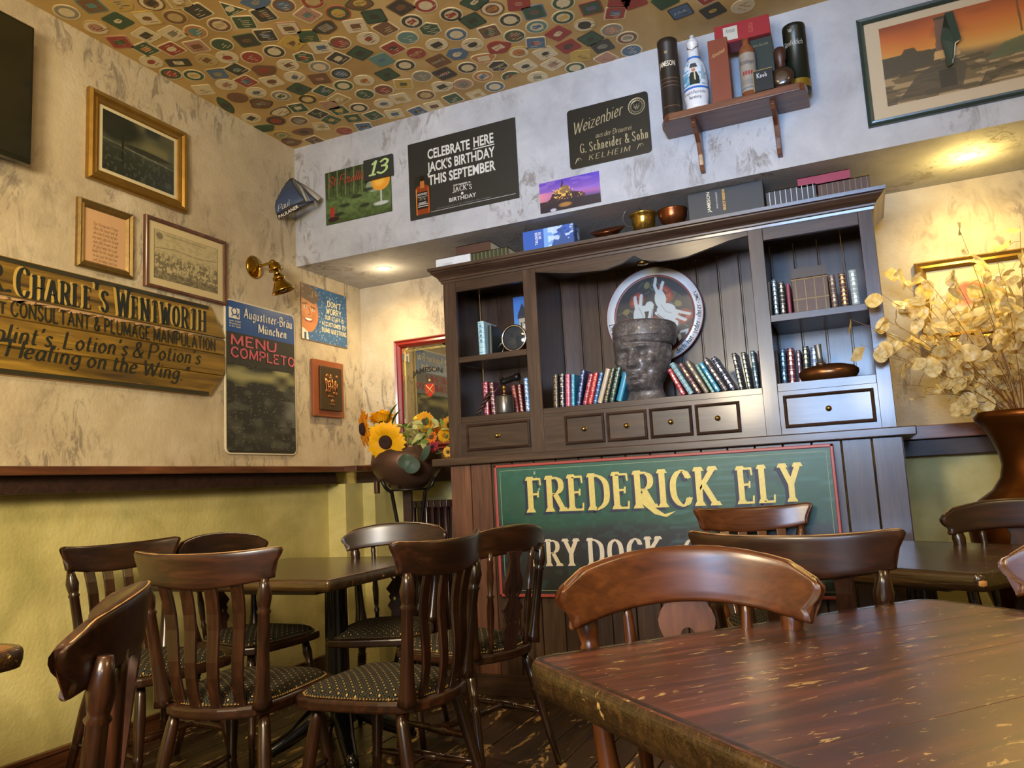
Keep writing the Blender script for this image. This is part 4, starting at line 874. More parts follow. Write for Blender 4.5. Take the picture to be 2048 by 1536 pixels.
pt.put((pt.Y < .98)*(pt.Y > .74)*np.clip((sm-.35)*3, 0, 1), 'a09c68', .8).put(np.clip((pt.noise(7, 12, 6)-.55)*3, 0, 1), '55564a', .55).put((pt.noise(60, 110, 2) > .86)*1.0, '8c8c80', .35).put(np.clip((pt.X-.7)*4, 0, 1)*(pt.Y > .3)*(pt.Y < .62)*pt.noise(9, 9, 5), '8a8c84', .6)
pt.build('chalk_smears', (.012, .02, .0109), (w-.026, 0, 0), (0, h*.56, 0), t, .8)
# tin sign about dumb questions
t, w, h = wall_thing('tin_sign', 'blue tin sign with a grinning man, beside the niche corner', 'sign', [(600, 563), (692, 594), (694, 698), (603, 677)], 'X', XW)
MB().box(0, w, 0, h, 0, .003).build('plate', M('8c6a44', .5), t)
pt = Paint(120, 100, '2a5c8c'); pt.put((pt.noise(50, 40, 3) > .8)*1.0, 'a8c0c8', .6).mottle(6, 6, .15, 8)
pt.ell(.13, .50, .22, .36, 'c8804a', 1, .06).ell(.10, .62, .16, .2, 'd8955c', .8, .5).put((((pt.X-.12)/.25)**2+((pt.Y-.82)/.18)**2 < 1)*(pt.Y > .74-.3*pt.X)*1.0, '6c5a48').put((pt.noise(30, 20, 5) > .6)*(pt.Y > .78)*(pt.X < .34)*1.0, 'a89880', .5)
pt.line([(.02, .635), (.11, .655)], .012, '5c3a28').line([(.2, .61), (.28, .59)], .012, '5c3a28').ell(.075, .585, .032, .02, 'f0e8d8').ell(.24, .55, .03, .02, 'f0e8d8').ell(.08, .585, .013, .016, '302018').ell(.245, .55, .012, .016, '302018').line([(.15, .58), (.18, .47), (.13, .45)], .01, 'a85c34').ell(.14, .36, .085, .045, '7c2c20').ell(.142, .372, .072, .022, 'f4f0e4').ell(.14, .33, .05, .012, 'b05040').ell(.25, .42, .05, .09, 'b06c3c', .6, .5).ell(.03, .42, .05, .09, 'b06c3c', .5, .5).line([(.03, .4), (.0, .35)], .008, 'a85c34').poly([(0, 0), (.14, 0), (.12, .14), (.02, .2), (0, .2)], 'e8e4d8').poly([(.05, 0), (.09, 0), (.09, .12), (.05, .13)], '30405c')
pt.build('printed_face', (.004, .004, .0036), (w-.008, 0, 0), (0, h-.008, 0), t, .4, .2)
m_cr = M('e6dcb4', .5)
for s, x, y, hh, ww in (("DON'T", .55, .70, .10, .31), ('WORRY,', .52, .565, .10, .37), ('OUR STAFF IS', .49, .455, .07, .42), ('ACCUSTOMED TO', .42, .335, .07, .53), ('DUMB QUESTIONS', .42, .215, .075, .55)): lettering(t, s, m_cr, (w*x, h*y, .0042), LX, LY, h*hh, w*ww, 'block', thick=.2, thin=.17)
# copper relief plaque
t, w, h = wall_thing('copper_plaque', 'embossed copper relief on a reddish wooden plaque', 'plaque', [(621, 718), (681, 728), (683, 837), (622, 832)], 'X', XW)
MB().box(0, w, 0, h, 0, .022).build('wooden_back', M('8a4a26', .4, coat=.3, var=.2), t, bevel=.004)
MB().box(w*.17, w*.88, h*.11, h*.89, .022, .036).build('dark_plate', M('4a3a22', .5, .4, var=.3), t, bevel=.004)
mb = MB(); r_ = random.Random(4)
for x, y, rx, ry in [(.5, .62, .10, .05), (.52, .52, .14, .05), (.5, .7, .05, .09), (.36, .6, .05, .12), (.66, .58, .05, .12), (.4, .45, .12, .04), (.64, .42, .1, .05), (.5, .36, .14, .03), (.55, .28, .07, .05), (.38, .72, .06, .06), (.7, .72, .05, .05), (.54, .22, .12, .02)]: mb.ball((w*x, h*y, .036), 1, 10, sc=(w*rx*.8, h*ry*.7, .006))
for i in range(6): mb.tube([(w*(.3+.08*i), h*(.35+.06*(i % 3)), .038), (w*(.34+.07*i), h*(.5+.05*(i % 2)), .040), (w*(.3+.08*i), h*(.68-.04*(i % 3)), .038)], .0035, 6)
mb.build('relief', M('b07848', .3, .8), t)
# brass wall lamp with a bell shade
q = at(510, 534, 'X', XL+.01)
t = thing('wall_lamp', 'brass swivel wall lamp with a bell shade pointing down', 'lamp', (XL, q.y, q.z), rot=ROTL)
m_br = M('b08c3a', .18, 1, var=.1)
MB().lathe([(.001, .0), (.062, 0), (.066, .006), (.058, .014), (.05, .018), (.028, .030), (.018, .036), (.001, .038)], 32, cap=False).build('wall_plate', m_br, t)
MB().turned((0, 0, .03), (.012, .008, .12), [(0, .009), (.4, .007), (.8, .009), (1, .014)], 12).ball((.012, .010, .125), .017, 12).build('arm', m_br, t)
A0 = Vector((.012, .010, .13)); A1 = Vector((.055, -.155, .165)); dl = (A1-A0)
Mx = Matrix.Translation(A0) @ dl.to_track_quat('Z', 'Y').to_matrix().to_4x4(); L = dl.length
MB().lathe([(.016, .0), (.030, .012), (.036, .035), (.040, .048), (.034, .046), (.018, .040), (.018, .075), (.020, .08)], 24, M=Mx, cap=False).lathe([(.018, .07), (.034, .088), (.036, .100), (.028, .105)], 24, M=Mx, cap=False).build('collar', m_br, t)
MB().lathe([(.026, .098), (.030, .11), (.042, .128), (.052, .142), (.060, L*.93), (.067, L), (.064, L-.002), (.05, L*.90), (.036, .126), (.001, .122)], 32, M=Mx, cap=False).build('bell_shade', m_br, t)
MB().ball(A0+dl*.86, .026, 14).build('lamp_bulb', M('5a4838', .15, coat=.4), t)
# blue folded cap stuck up in the corner
C0 = at(588, 400, 'X', XL+.10)
t = thing('paper_cap', 'blue and grey folded cap with white lettering pinned up near the ceiling corner', 'cap', C0)
YC_ = C0.y
def capn(px, py, dy=0): return at(px, py, 'Y', YC_+dy)-C0
mb = MB()
A_ = [capn(533, 432, .0), capn(531, 418, .02), capn(545, 398, .03), capn(563, 375, .04), capn(580, 357, .06)]
B_ = [capn(553, 433, -.03), capn(560, 425, -.04), capn(575, 414, -.05), capn(592, 408, -.04), capn(607, 400, -.02)]
rows = []
for a, b in zip(A_, B_): rows.append([a.lerp(b, k/6)+Vector((0, -.035*math.sin(PI*k/6), 0)) for k in range(7)])
rows.append([capn(585, 356, .06).lerp(capn(612, 402, -.01), k/6)+Vector((0, -.03*math.sin(PI*k/6), 0)) for k in range(7)])
mb.grid(rows); o = mb.build('blue_side', M('33415c', .6, var=.15), t); sm_ = o.modifiers.new('solid', 'SOLIDIFY'); sm_.thickness = .004
mb = MB(); mb.grid([[capn(586, 357, .05), capn(600, 375, .0), capn(612, 402, -.02)], [capn(590, 360, .06), capn(608, 377, .03), capn(618, 402, .0)]]); o = mb.build('grey_panel', M('94938c', .7), t); o.modifiers.new('solid', 'SOLIDIFY').thickness = .003
mb = MB(); mb.grid([[capn(586, 356, .055), capn(600, 366, .04), capn(615, 384, .02), capn(632, 399, .01)], [capn(590, 360, .055), capn(606, 374, .03), capn(617, 394, .01), capn(624, 404, .0)]]); o = mb.build('blue_fold', M('28324c', .6), t); o.modifiers.new('solid', 'SOLIDIFY').thickness = .004
mb = MB(); mb.grid([[capn(600, 364, .07), capn(622, 378, .07), capn(642, 394, .07)], [capn(606, 372, .06), capn(622, 390, .05), capn(636, 401, .04)]]); o = mb.build('pale_side', M('a09a90', .7), t); o.modifiers.new('solid', 'SOLIDIFY').thickness = .003
mb = MB(); mb.grid([[capn(551, 431, -.03), capn(575, 418, -.06), capn(600, 406, -.05), capn(628, 401, .0)], [capn(557, 439, -.03), capn(580, 427, -.06), capn(602, 413, -.05), capn(628, 405, .0)]]); o = mb.build('lettered_band', M('262c3c', .6), t); o.modifiers.new('solid', 'SOLIDIFY').thickness = .003
uu = (capn(607, 405)-capn(556, 434)).normalized(); vv = Vector((-uu.z, 0, uu.x))
lettering(t, 'PAULANER', M('d8cfb8', .6), capn(558, 438, -.10), uu, vv, .022, .15, 'sans'); lettering(t, 'Paul', M('c8c4b8', .6), capn(556, 424, -.105), uu, vv, .035, .09, 'script', thick=.08)
# ---------------------------------------------------------------- bulkhead wall: posters and boards
YBP = YB-.001
t, w, h = wall_thing('forest_poster', 'green forest beer poster with red lettering and a goblet', 'poster', [(650, 345), (786, 316), (780, 428), (654, 447)], 'Y', YBP)
MB().box(0, w, 0, h, 0, .004).build('board', M('26301c', .5), t)
pt = Paint(130, 100, '33431f'); pt.grad([(0, '3a4a22'), (.35, '55683a'), (.55, '3c4a26'), (1, '2a341c')], 2); pt.mottle(25, 22, .4, 5)
for i in range(14): x = .05+.065*i; pt.line([(x, .5), (x+.01, 1)], .008, '20281a' if i % 2 else '6c7850', .8)
pt.put(((pt.X-.75)**2/.05+(pt.Y-.55)**2/.05 < .3)*1.0, 'a4ac90', .5)
for x, y in ((.3, .3), (.48, .42), (.6, .22), (.2, .16), (.66, .5)): pt.ell(x, y, .08, .035, '1c2416', .9, .3)
pt.rect(.84, .865, .22, .55, 'a8acac').ell(.85, .19, .11, .035, 'b4b8b4', .9, .4).ell(.85, .62, .14, .19, 'd08c28').ell(.83, .64, .08, .12, 'e4b048', .8, .5).rect(.71, .99, .72, .82, 'd8cfb0').ell(.10, .22, .035, .11, '9c2c24').ell(.12, .08, .09, .05, '30181a')
pt.build('print', (.002, .002, .0046), (w-.004, 0, 0), (0, h-.004, 0), t, .45)
lettering(t, 'St Feuillien', M('a83c2c', .5), (w*.04, h*.72, .006), LX, LY, h*.17, w*.64, 'script', thick=.12)
t, w, h = wall_thing('number_board', 'small black board with a chalked 13, overlapping the forest poster', 'sign', [(728, 323), (786, 309), (788, 353), (731, 362)], 'Y', YBP-.008)
MB().box(0, w, 0, h, 0, .014).build('board', M('2c2a20', .6), t, bevel=.002); MB().box(.004, w-.004, .004, h-.004, .014, .0145).build('slate', M('23241c', .7), t)
lettering(t, '13', M('a8c07c', .6), (w*.18, h*.2, .015), LX, LY, h*.62, w*.62, 'italic', thick=.12, thin=.13)
t, w, h = wall_thing('birthday_sign', 'large black sign with white capitals and a printed bottle, about a birthday in September', 'sign', [(816, 290), (1030, 236), (1040, 396), (822, 442)], 'Y', YBP)
MB().box(0, w, 0, h, 0, .006).build('board', M('23221c', .45, var=.08), t, bevel=.001)
m_wt = M('c4c4be', .5)
for s, x, y, ww in (('CELEBRATE', .19, .745, .40), ('HERE', .62, .752, .185), ("JACK'S BIRTHDAY", .19, .575, .62), ('THIS SEPTEMBER', .19, .405, .62)): lettering(t, s, m_wt, (w*x, h*y, .0062), LX, LY, h*.125, w*ww, 'sans', offset=.035)
MB().box(w*.615, w*.81, h*.722, h*.734, .006, .0072).build('underline', m_wt, t)
lettering(t, 'SEPTEMBER IS', m_wt, (w*.42, h*.315, .0062), LX, LY, h*.022, w*.16, 'sans'); lettering(t, "JACK'S", m_wt, (w*.41, h*.235, .0062), LX, LY, h*.06, w*.18, 'roman', arc=.004); lettering(t, 'BIRTHDAY', m_wt, (w*.375, h*.13, .0062), LX, LY, h*.05, w*.25, 'sans')
MB().lathe([(.001, 0), (.008, 0)], 12, M=Matrix.Translation((w*.50, h*.207, .0073)), cap=False).build('emblem', m_wt, t)
lettering(t, "Mandrile campinhos is Jack celebrazione. Berr impegnativ", M('8a8a84', .5), (w*.26, h*.075, .0062), LX, LY, h*.018, w*.50, 'script')
MB().box(w*.2, w*.97, h*.055, h*.060, .006, .0068).build('thin_line', M('a8a8a4', .5), t)
# printed bottle on the sign, a flat picture
mb = MB(); bx, by, bw, bh = w*.055, h*.05, w*.145, h*.5
pt = Paint(60, 120, '23221c'); pt.rect(.06, .94, 0, .68, '7a3414').ell(.5, .68, .44, .08, '7a3414').rect(.36, .64, .68, .92, 'a8642c').rect(.33, .67, .86, 1, '16140f').rect(.10, .90, .14, .58, '16150f').rect(.06, .12, 0, .68, 'c07030').rect(.84, .94, .02, .68, 'a04818')
for y in (.2, .25, .45): pt.rect(.18, .82, y, y+.012, 'b8b8b0')
pt.build('bottle_print', (bx, by, .0065), (bw, 0, 0), (0, bh, 0), t, .3, .3)
lettering(t, "JACK DANIEL'S", m_wt, (bx+bw*.18, by+bh*.49, .0078), LX, LY, h*.028, bw*.64, 'sans'); lettering(t, 'Old No.7', m_wt, (bx+bw*.25, by+bh*.36, .0078), LX, LY, h*.04, bw*.5, 'script'); lettering(t, 'WHISKEY', m_wt, (bx+bw*.24, by+bh*.27, .0078), LX, LY, h*.022, bw*.52, 'sans')
t, w, h = wall_thing('brewery_sign', 'black enamel wheat beer sign with gold old style lettering', 'sign', [(1134, 222), (1296, 183), (1304, 304), (1141, 341)], 'Y', YBP)
MB().prism(rr(0, w, 0, h, .018), .006).build('plate', M('1f1f1a', .3, coat=.3, var=.05), t, bevel=.002)
m_gl = M('a8a080', .35, .4)
lettering(t, 'Weizenbier', m_gl, (w*.06, h*.56, .0062), Vector((1, .18, 0)), LY, h*.20, w*.64, 'italic', thick=.13); lettering(t, 'aus der Brauerei', m_gl, (w*.34, h*.43, .0062), LX, LY, h*.085, w*.44, 'italic'); lettering(t, 'G. Schneider & Sohn', m_gl, (w*.14, h*.235, .0062), LX, LY, h*.15, w*.83, 'roman'); lettering(t, 'KELHEIM', m_gl, (w*.24, h*.09, .0062), LX, LY, h*.085, w*.50, 'italic', track=.35)
MB().tube([(w*.10+.02*math.cos(a)*(1-a/9), h*.12+.014*math.sin(a*1.6), .0065) for a in np.linspace(0, 6, 16)], .0014, 4).tube([(w*.86+.02*math.cos(a)*(1-a/9), h*.13+.014*math.sin(a*1.6), .0065) for a in np.linspace(0, 6, 16)], .0014, 4).build('flourish', m_gl, t)
mb = MB(); cM = Matrix.Translation((w*.86, h*.79, .0065)); mb.lathe([(.040, 0), (.044, .0006)], 36, M=cM, cap=False).lathe([(.028, 0), (.030, .0006)], 36, M=cM, cap=False)
for i in range(22): a = 2*PI*i/22; mb.box(-.001, .001, .031, .039, 0, .0006, M=cM @ Matrix.Rotation(a, 4, 'Z'))
for a, b in (((-.015, .014), (-.004, -.018)), ((-.004, -.018), (.0, .012)), ((0, .012), (.005, -.018)), ((.005, -.018), (.016, .014)), ((-.018, -.004), (.018, -.004))): mb.tube([(w*.86+a[0], h*.79+a[1], .0068), (w*.86+b[0], h*.79+b[1], .0068)], .0014, 4)
mb.build('medal', m_gl, t)
t, w, h = wall_thing('island_photo', 'unframed photo of a lit island abbey under a purple dusk sky', 'photo', [(1078, 368), (1199, 341), (1203, 405), (1081, 429)], 'Y', YBP)
MB().box(0, w, 0, h, 0, .003).build('card', M('c8c8c8', .5), t)
pt = Paint(150, 84, '5038a0'); pt.grad([(0, '201c24'), (.33, '2a2430'), (.36, '5c4880'), (.5, 'a0609c'), (.62, '8058a8'), (1, '4430a0')], 4); pt.put(np.clip((.35-pt.X)*3, 0, 1)*((pt.Y > .35)*(pt.Y < .65))*1.0, 'e08888', .7).put((pt.noise(5, 14, 6) > .6)*(pt.Y > .5)*1.0, '9c78c0', .35).put(np.clip((pt.X-.6)*2, 0, 1)*(pt.Y > .5), '5a48c0', .4)
pt.poly([(.0, .22), (.06, .28), (.18, .42), (.22, .58), (.30, .68), (.48, .68), (.55, .54), (.70, .46), (.76, .38), (.75, .34), (.3, .30), (0, .2)], '33282c').poly([(.24, .56), (.29, .67), (.36, .72), (.37, .80), (.48, .76), (.50, .66), (.53, .55), (.4, .50)], '7c6040').put((pt.noise(40, 24, 9) > .62)*((pt.X > .22)*(pt.X < .56)*(pt.Y > .40)*(pt.Y < .7))*1.0, 'e0b050', .9).line([(.385, .76), (.385, .97)], .008, '28202c').line([(.37, .78), (.40, .88)], .012, '28202c').ell(.42, .16, .10, .07, 'a87838', .8, .5).ell(.22, .05, .05, .05, 'c8c8d8', .7, .4).put((pt.noise(60, 30, 3) > .75)*(pt.X > .25)*(pt.X < .72)*(pt.Y > .33)*(pt.Y < .46)*1.0, 'e0a860', .8)
pt.build('print', (0.001, 0.001, .0034), (w-.002, 0, 0), (0, h-.002, 0), t, .35, .2)
# large framed lighthouse painting, right edge outside the photo
P_ = [at(1712, 45, 'Y', YBP), at(1735, 258, 'Y', YBP)]; x0 = P_[0].x; z1 = P_[0].z; z0 = P_[1].z
t = thing('framed_painting', 'orange sunset painting of a lighthouse in a dark green frame', 'painting', (x0, YBP, z0), rot=ROTB); w, h = .80, z1-z0
frame(t, w, h, [(0, 0), (0, .018), (.006, .024), (.014, .020), (.022, .022), (.028, .010)], M('2c3a34', .35, coat=.2, var=.2))
MB().box(.024, w-.024, .024, h-.024, .003, .008).build('mount', M('b8a688', .7, var=.04), t)
pt = Paint(190, 120, 'b8662c'); pt.grad([(0, '6c5a3c'), (.42, '7a6440'), (.5, 'c09048'), (.62, 'c07c34'), (.8, 'b4622c'), (1, '8c4828')], 3); pt.put((pt.noise(5, 12, 6)-.5)*3*(pt.Y > .7), '7c4028', .6)
pt.put(np.clip((.46-pt.Y+.08*(pt.X-.5))*14, 0, 1)*1.0, '645436', .85).put((pt.noise(8, 46, 5) > .56)*(pt.Y < .42)*1.0, 'b09468', .6).put((pt.noise(7, 30, 15) > .62)*(pt.Y < .42)*1.0, '443c28', .75)
pt.poly([(0, .6), (.12, .6), (.14, .66), (.2, .66), (.22, .6), (.35, .58), (.35, .42), (0, .34)], '4c4430').poly([(.33, .52), (.34, .92), (.36, .97), (.40, .97), (.43, .92), (.44, .52)], '6c5240').rect(.335, .435, .93, .96, '4a3a2c').poly([(.31, .44), (.32, .54), (.46, .54), (.47, .44)], 'b89058').poly([(.08, .05), (.2, .3), (.34, .42), (.44, .42), (.5, .3), (.46, .05)], '4a4230', .9).rect(.33, .43, .08, .30, '3a3426').poly([(.6, .3), (.72, .46), (.9, .52), (1, .54), (1, .25), (.8, .3)], '545a3c', .85).line([(.83, .55), (.82, 1.0)], .006, '6c4c2c').line([(.93, .55), (.9, 1.)], .006, '6c4c2c').line([(.9, .56), (.95, .7)], .005, '6c4c2c').poly([(.55, .0), (.7, .1), (.95, .08), (.8, .18), (.6, .16)], '3c3624', .8)
pt.build('canvas', (w*.108, h*.155, .0086), (w*.80, 0, 0), (0, h*.72, 0), t, .35, .2)
# dark folded card stuck upright on the painting
c0 = at(1896, 133, 'Y', YBP-.03); c1_ = at(1905, 22, 'Y', YBP-.03)
t2 = thing('folded_card', 'dark green folded card standing off the glass of the lighthouse painting', 'card', (c0.x, YBP-.026, c0.z), rot=ROTB)
hc = c1_.z-c0.z
mb = MB().add([(0, 0, 0), (-.012, hc*.55, .004), (.014, hc, .004), (.045, hc, .004), (.06, hc*.42, .02), (.035, hc*.38, .02), (.02, hc*.02, .012)], [(0, 1, 2, 5, 6), (1, 2, 3, 4, 5)]).build('cover', M('2c3c30', .4, coat=.3, var=.3), t2); mb.modifiers.new('solid', 'SOLIDIFY').thickness = .002
MB().tube([(.052, hc*.41, .016), (.036, hc*.37, .016), (.018, hc*.03, .010)], .0035, 5).build('white_edge', M('d8d4c4', .6), t2)
# mirror in a red frame inside the niche
a_ = at(790, 683, 'Y', YN-.001)
t = thing('advertising_mirror', 'red framed whiskey mirror hanging behind the sunflowers', 'mirror', (a_.x, YN-.001, 1.30), rot=ROTB); w, h = .56, a_.z-1.30
frame(t, w, h, [(0, 0), (0, .018), (.008, .03), (.02, .024), (.034, .030), (.05, .020), (.058, .008)], M('741c14', .3, coat=.4, var=.1))
b = NB('mirror_glass'); MB().box(.05, w-.05, .05, h-.05, .004, .009).build('mirror_glass', b.done(lin('b8b4a0'), .03, 1), t)
m_mg = M('c8b868', .35, .3); m_mk = M('14140f', .5)
lettering(t, 'JAMESON', m_mk, (w*.24, h*.66, .0092), LX, LY, .034, .22, 'sans', arc=.02); lettering(t, 'IRISH WHISKEY', m_mk, (w*.32, h*.44, .0092), LX, LY, .012, .15, 'italic')
MB().prism([(w*.40, h*.50), (w*.46, h*.46), (w*.52, h*.50), (w*.52, h*.58), (w*.40, h*.58)], .0006, M=Matrix.Translation((0, 0, .0092))).build('crest', M('a83020', .4), t)
mb = MB(); mb.tube([(w*.41, h*.57, .0102), (w*.51, h*.49, .0102)], .003, 4).tube([(w*.51, h*.57, .0102), (w*.41, h*.49, .0102)], .003, 4).ball((w*.46, h*.61, .010), .009, 8, sc=(1, 1, .2)).build('crest_cross', m_mg, t)
mb = MB()
for a, c in (((.075, .075), (.075, h-.075)), ((.075, h-.075), (w-.075, h-.075)), ((w-.075, h-.075), (w-.075, .075)), ((.082, .082), (.082, h-.082)), ((.082, h-.082), (w-.082, h-.082))): mb.tube([(a[0], a[1], .0095), (c[0], c[1], .0095)], .0014, 4)
for k in range(5): mb.tube([(.075, h-.075, .0095), (.075+.05*math.cos(.3+k*.35-1.2), h-.075+.04*math.sin(.3+k*.35), .0095)], .0022, 4)
mb.build('gold_border', m_mg, t)
# gilt frame behind the dried branches
a_ = at(1827, 529, 'Y', YN-.001)
t = thing('gilt_picture', 'gilt framed flower print mostly hidden behind the dried branches', 'picture', (a_.x, YN-.001, a_.z-.42), rot=ROTB); w, h = .52, .42
frame(t, w, h, [(0, 0), (0, .02), (.008, .032), (.022, .024), (.034, .028), (.046, .014), (.05, .01)], m_goldf)
MB().box(.045, w-.045, .045, h-.045, .003, .008).build('mount', M('cdbf98', .7), t)
pt = Paint(60, 50, 'd0c49c'); pt.ell(.4, .6, .3, .25, 'b06030', .9, .4).ell(.6, .5, .2, .2, '78903c', .8, .4).mottle(14, 12, .3, 3); pt.build('print', (.1, .09, .0086), (w-.2, 0, 0), (0, h-.18, 0), t)
# ---------------------------------------------------------------- bracket shelf with bottles
ZSH = 2.738
t = thing('wall_shelf', 'brown wooden shelf on two curved brackets high on the bulkhead wall', 'shelf', (-.737, YB, 2.703))
w = .661
MB().prism([(0, 0), (.0, -.12), (.03, -.195), (.05, -.21), (w-.03, -.21), (w-.01, -.195), (w, -.15), (w, 0)], .035).build('board', m_ledgex, t, bevel=.004)
for bx_ in (.145, .50):
    pf = [(0, 0), (-.175, 0), (-.18, -.02), (-.165, -.04), (-.12, -.05), (-.075, -.08), (-.05, -.13), (-.045, -.18), (-.03, -.205), (0, -.21)]
    MB().prism(pf, .022, M=Matrix.Translation((bx_, 0, 0)) @ Matrix(((0, 0, 1, 0), (1, 0, 0, 0), (0, 1, 0, 0), (0, 0, 0, 1)))).build('bracket', m_ledge, t, bevel=.003)
YI = 3.565
def on_shelf(name, label, cat, pb, pt_, y=YI):
    b = at(*pb, 'Y', y); q = at(*pt_, 'Y', y); t = thing(name, label, cat, (b.x, y, ZSH+.0005)); return t, q.z-ZSH
def cyl_wrap(r, z0, z1, a0, a1, lift=.0006): return lambda X, Y: Vector(((r+lift)*math.sin(a0+(a1-a0)*X), -(r+lift)*math.cos(a0+(a1-a0)*X), z0+(z1-z0)*Y))
def cyl_text(t, s, mat, r, z, h, half, style='sans', a_mid=0, name='lettering', **kw):
    polys, W_ = sans_text(s, .02) if style == 'sans' else pen_text(s, **{**STY[style], **kw}); mb = MB()
    for p in polys: mb.add([((r+.0008)*math.sin(a_mid-half+2*half*x/W_), -(r+.0008)*math.cos(a_mid-half+2*half*x/W_), z+y*h) for x, y in p], [tuple(range(len(p)))])
    return mb.build(name, mat, t)
t, h = on_shelf('whiskey_tin', 'tall dark brown whiskey tube at the left end of the shelf', 'tin', (1345, 220), (1332, 84)); r = .047
MB().lathe([(.001, 0), (r, 0), (r+.001, .004), (r, .008), (r, h-.03), (r+.001, h-.028), (r+.001, h-.004), (r-.003, h), (.001, h)], 32, cap=False).build('tube', M('2b241d', .4, .2, var=.1), t)
cyl_text(t, 'JAMESON', M('d8d0b8', .4), r, h*.62, .026, .85); mb = MB()
for z in (.10, .36, .41, .46): mb.lathe([(r+.0005, h*z), (r+.0005, h*z+.0025)], 32, cap=False)
mb.build('gilt_lines', M('8a6a50', .4, .5), t); MB().lathe([(.001, 0), (.008, 0)], 12, M=Matrix.Translation((0, -r-.001, h*.80)) @ Matrix.Rotation(PI/2, 4, 'X'), cap=False).build('seal', M('a09070', .4, .4), t)
t, h = on_shelf('stoneware_bottle', 'white blue banded stoneware bottle with swing top and painted man', 'bottle', (1395, 207), (1386, 70)); r = .058
m_cer = M('d4d6d8', .22, coat=.6, var=.04)
MB().lathe([(.001, 0), (r*.9, 0), (r*.95, .01), (r*.88, .025), (r, .06), (r*1.0, h*.34), (r*.97, h*.5), (r*.85, h*.58), (r*.55, h*.65), (r*.46, h*.70), (r*.42, h*.86), (r*.48, h*.87), (r*.48, h*.90), (.001, h*.90)], 36, cap=False).build('body', m_cer, t)
for z0, z1, rr_ in ((.235, .262, 1.0), (.655, .68, .54)): MB().lathe([(r*rr_+.0008, h*z0), (r*rr_+.0008, h*z1)], 36, cap=False).build('blue_band', M('2c68b8', .3, coat=.4), t)
pt = Paint(90, 80, 'c8d4dc'); pt.mottle(10, 10, .12, 3).put((pt.noise(7, 7, 4) > .5)*(pt.Y < .5)*1.0, '6c9cb0', .8).put((pt.noise(9, 20, 6) > .55)*(pt.X < .35)*1.0, '3c90c0', .8).poly([(.36, .02), (.36, .35), (.42, .5), (.62, .5), (.70, .3), (.70, .02)], '25302a').ell(.52, .60, .07, .11, 'c89070').poly([(.38, .66), (.42, .85), (.62, .86), (.68, .66)], '40444a').line([(.47, .56), (.58, .57)], .012, '402c24').line([(.55, .5), (.56, .2)], .02, 'c8b898').poly([(.75, .2), (.8, .75), (.86, .8), (.9, .6), (.95, .2)], '90a8b4')
pt.build('painted_man', (0, 0, 0), (1, 0, 0), (0, 1, 0), t, .25, .5, wrap=lambda X, Y: Vector(((np.interp(Y, [0, .6, .85, 1], [r*1.01, r*.99, r*.9, r*.76]))*math.sin(-1.2+2.4*X), -(np.interp(Y, [0, .6, .85, 1], [r*1.01, r*.99, r*.9, r*.76]))*math.cos(-1.2+2.4*X), h*(.28+.33*Y))))
cyl_text(t, 'Königlich Bayerischer', M('3c4048', .5), r, h*.17, .016, .95, 'gothic'); cyl_text(t, 'Nürnberg', M('3c4048', .5), r*.98, h*.11, .014, .5, 'gothic')
MB().lathe([(.001, h*.90), (r*.34, h*.90), (r*.36, h*.93), (r*.2, h*.94), (r*.2, h*.985), (.001, h)], 20, cap=False).build('stopper', m_cer, t)
MB().tube([(-.026, -.004, h*.82), (-.020, -.026, h*.80), (0, -.032, h*.76), (.020, -.026, h*.80), (.026, -.004, h*.82), (.024, 0, h*.88), (.010, 0, h*.95), (-.010, 0, h*.95), (-.024, 0, h*.88), (-.026, -.004, h*.82)], .0018, 6).build('wire_bail', M('a0a0a0', .25, 1), t)
def carton(t, w, d, h, col, name='carton'): return MB().box(-w/2, w/2, -d/2, d/2, 0, h).build(name, M(col, .4, var=.08), t, bevel=.0012, seg=1)
t, h = on_shelf('spirits_box', 'copper brown carton with cream lower part right of the white bottle', 'box', (1446, 190), (1438, 86)); w = .088
carton(t, w, .08, h, '74381f'); pt = Paint(50, 70, '7c3c22'); pt.grad([(0, 'b89c78'), (.3, 'a88460'), (.36, '8c4c2c'), (.4, '7a3a20'), (1, '5c2c1c')]); pt.line([(0, .36), (.5, .42), (1, .40)], .01, 'd0a870').ell(.55, .58, .07, .05, 'b85c38').rect(0, 1, .955, .965, 'c8a060')
for i in range(3): pt.ell(.25+.25*i, .1, .09, .035, '4c3424')
pt.build('print', (-w/2+.001, -.0408, .001), (w-.002, 0, 0), (0, h-.002, 0), t)
lettering(t, 'Almendrado', M('d8b478', .4, .3), (-w*.36, -.0412, h*.70), Vector((1, 0, .35)), V, .020, w*.74, 'script', thick=.09)
t, h = on_shelf('clay_bottle', 'slim clay bottle with orange shoulder and grey label', 'bottle', (1500, 178), (1478, 84), YI-.02); r = .036
MB().lathe([(.001, 0), (r, 0), (r, h*.74), (r*.9, h*.83), (r*.5, h*.90), (r*.42, h*.93), (r*.45, h), (.001, h)], 28, cap=False).build('body', M('7c4a2c', .4, coat=.2), t)
pt = Paint(60, 70, '8c8478'); pt.mottle(8, 8, .1, 3).rect(0, 1, .06, .1, '4a6078').rect(.2, .8, .16, .3, '5c6068', .4)
for i in range(4): pt.rect(.28+.12*i, .36+.12*i, .42, .52, '8c2c28')
pt.build('label', (0, 0, 0), (1, 0, 0), (0, 1, 0), t, .5, wrap=cyl_wrap(r, h*.06, h*.72, -1.4, 1.4)); cyl_text(t, 'Steinhäger', M('34343a', .5), r+.0006, h*.52, .022, .95, 'gothic')
t, h = on_shelf('dark_carton', 'dark grey green carton carrying the red box', 'box', (1545, 190), (1508, 76), YI+.06); w = .098
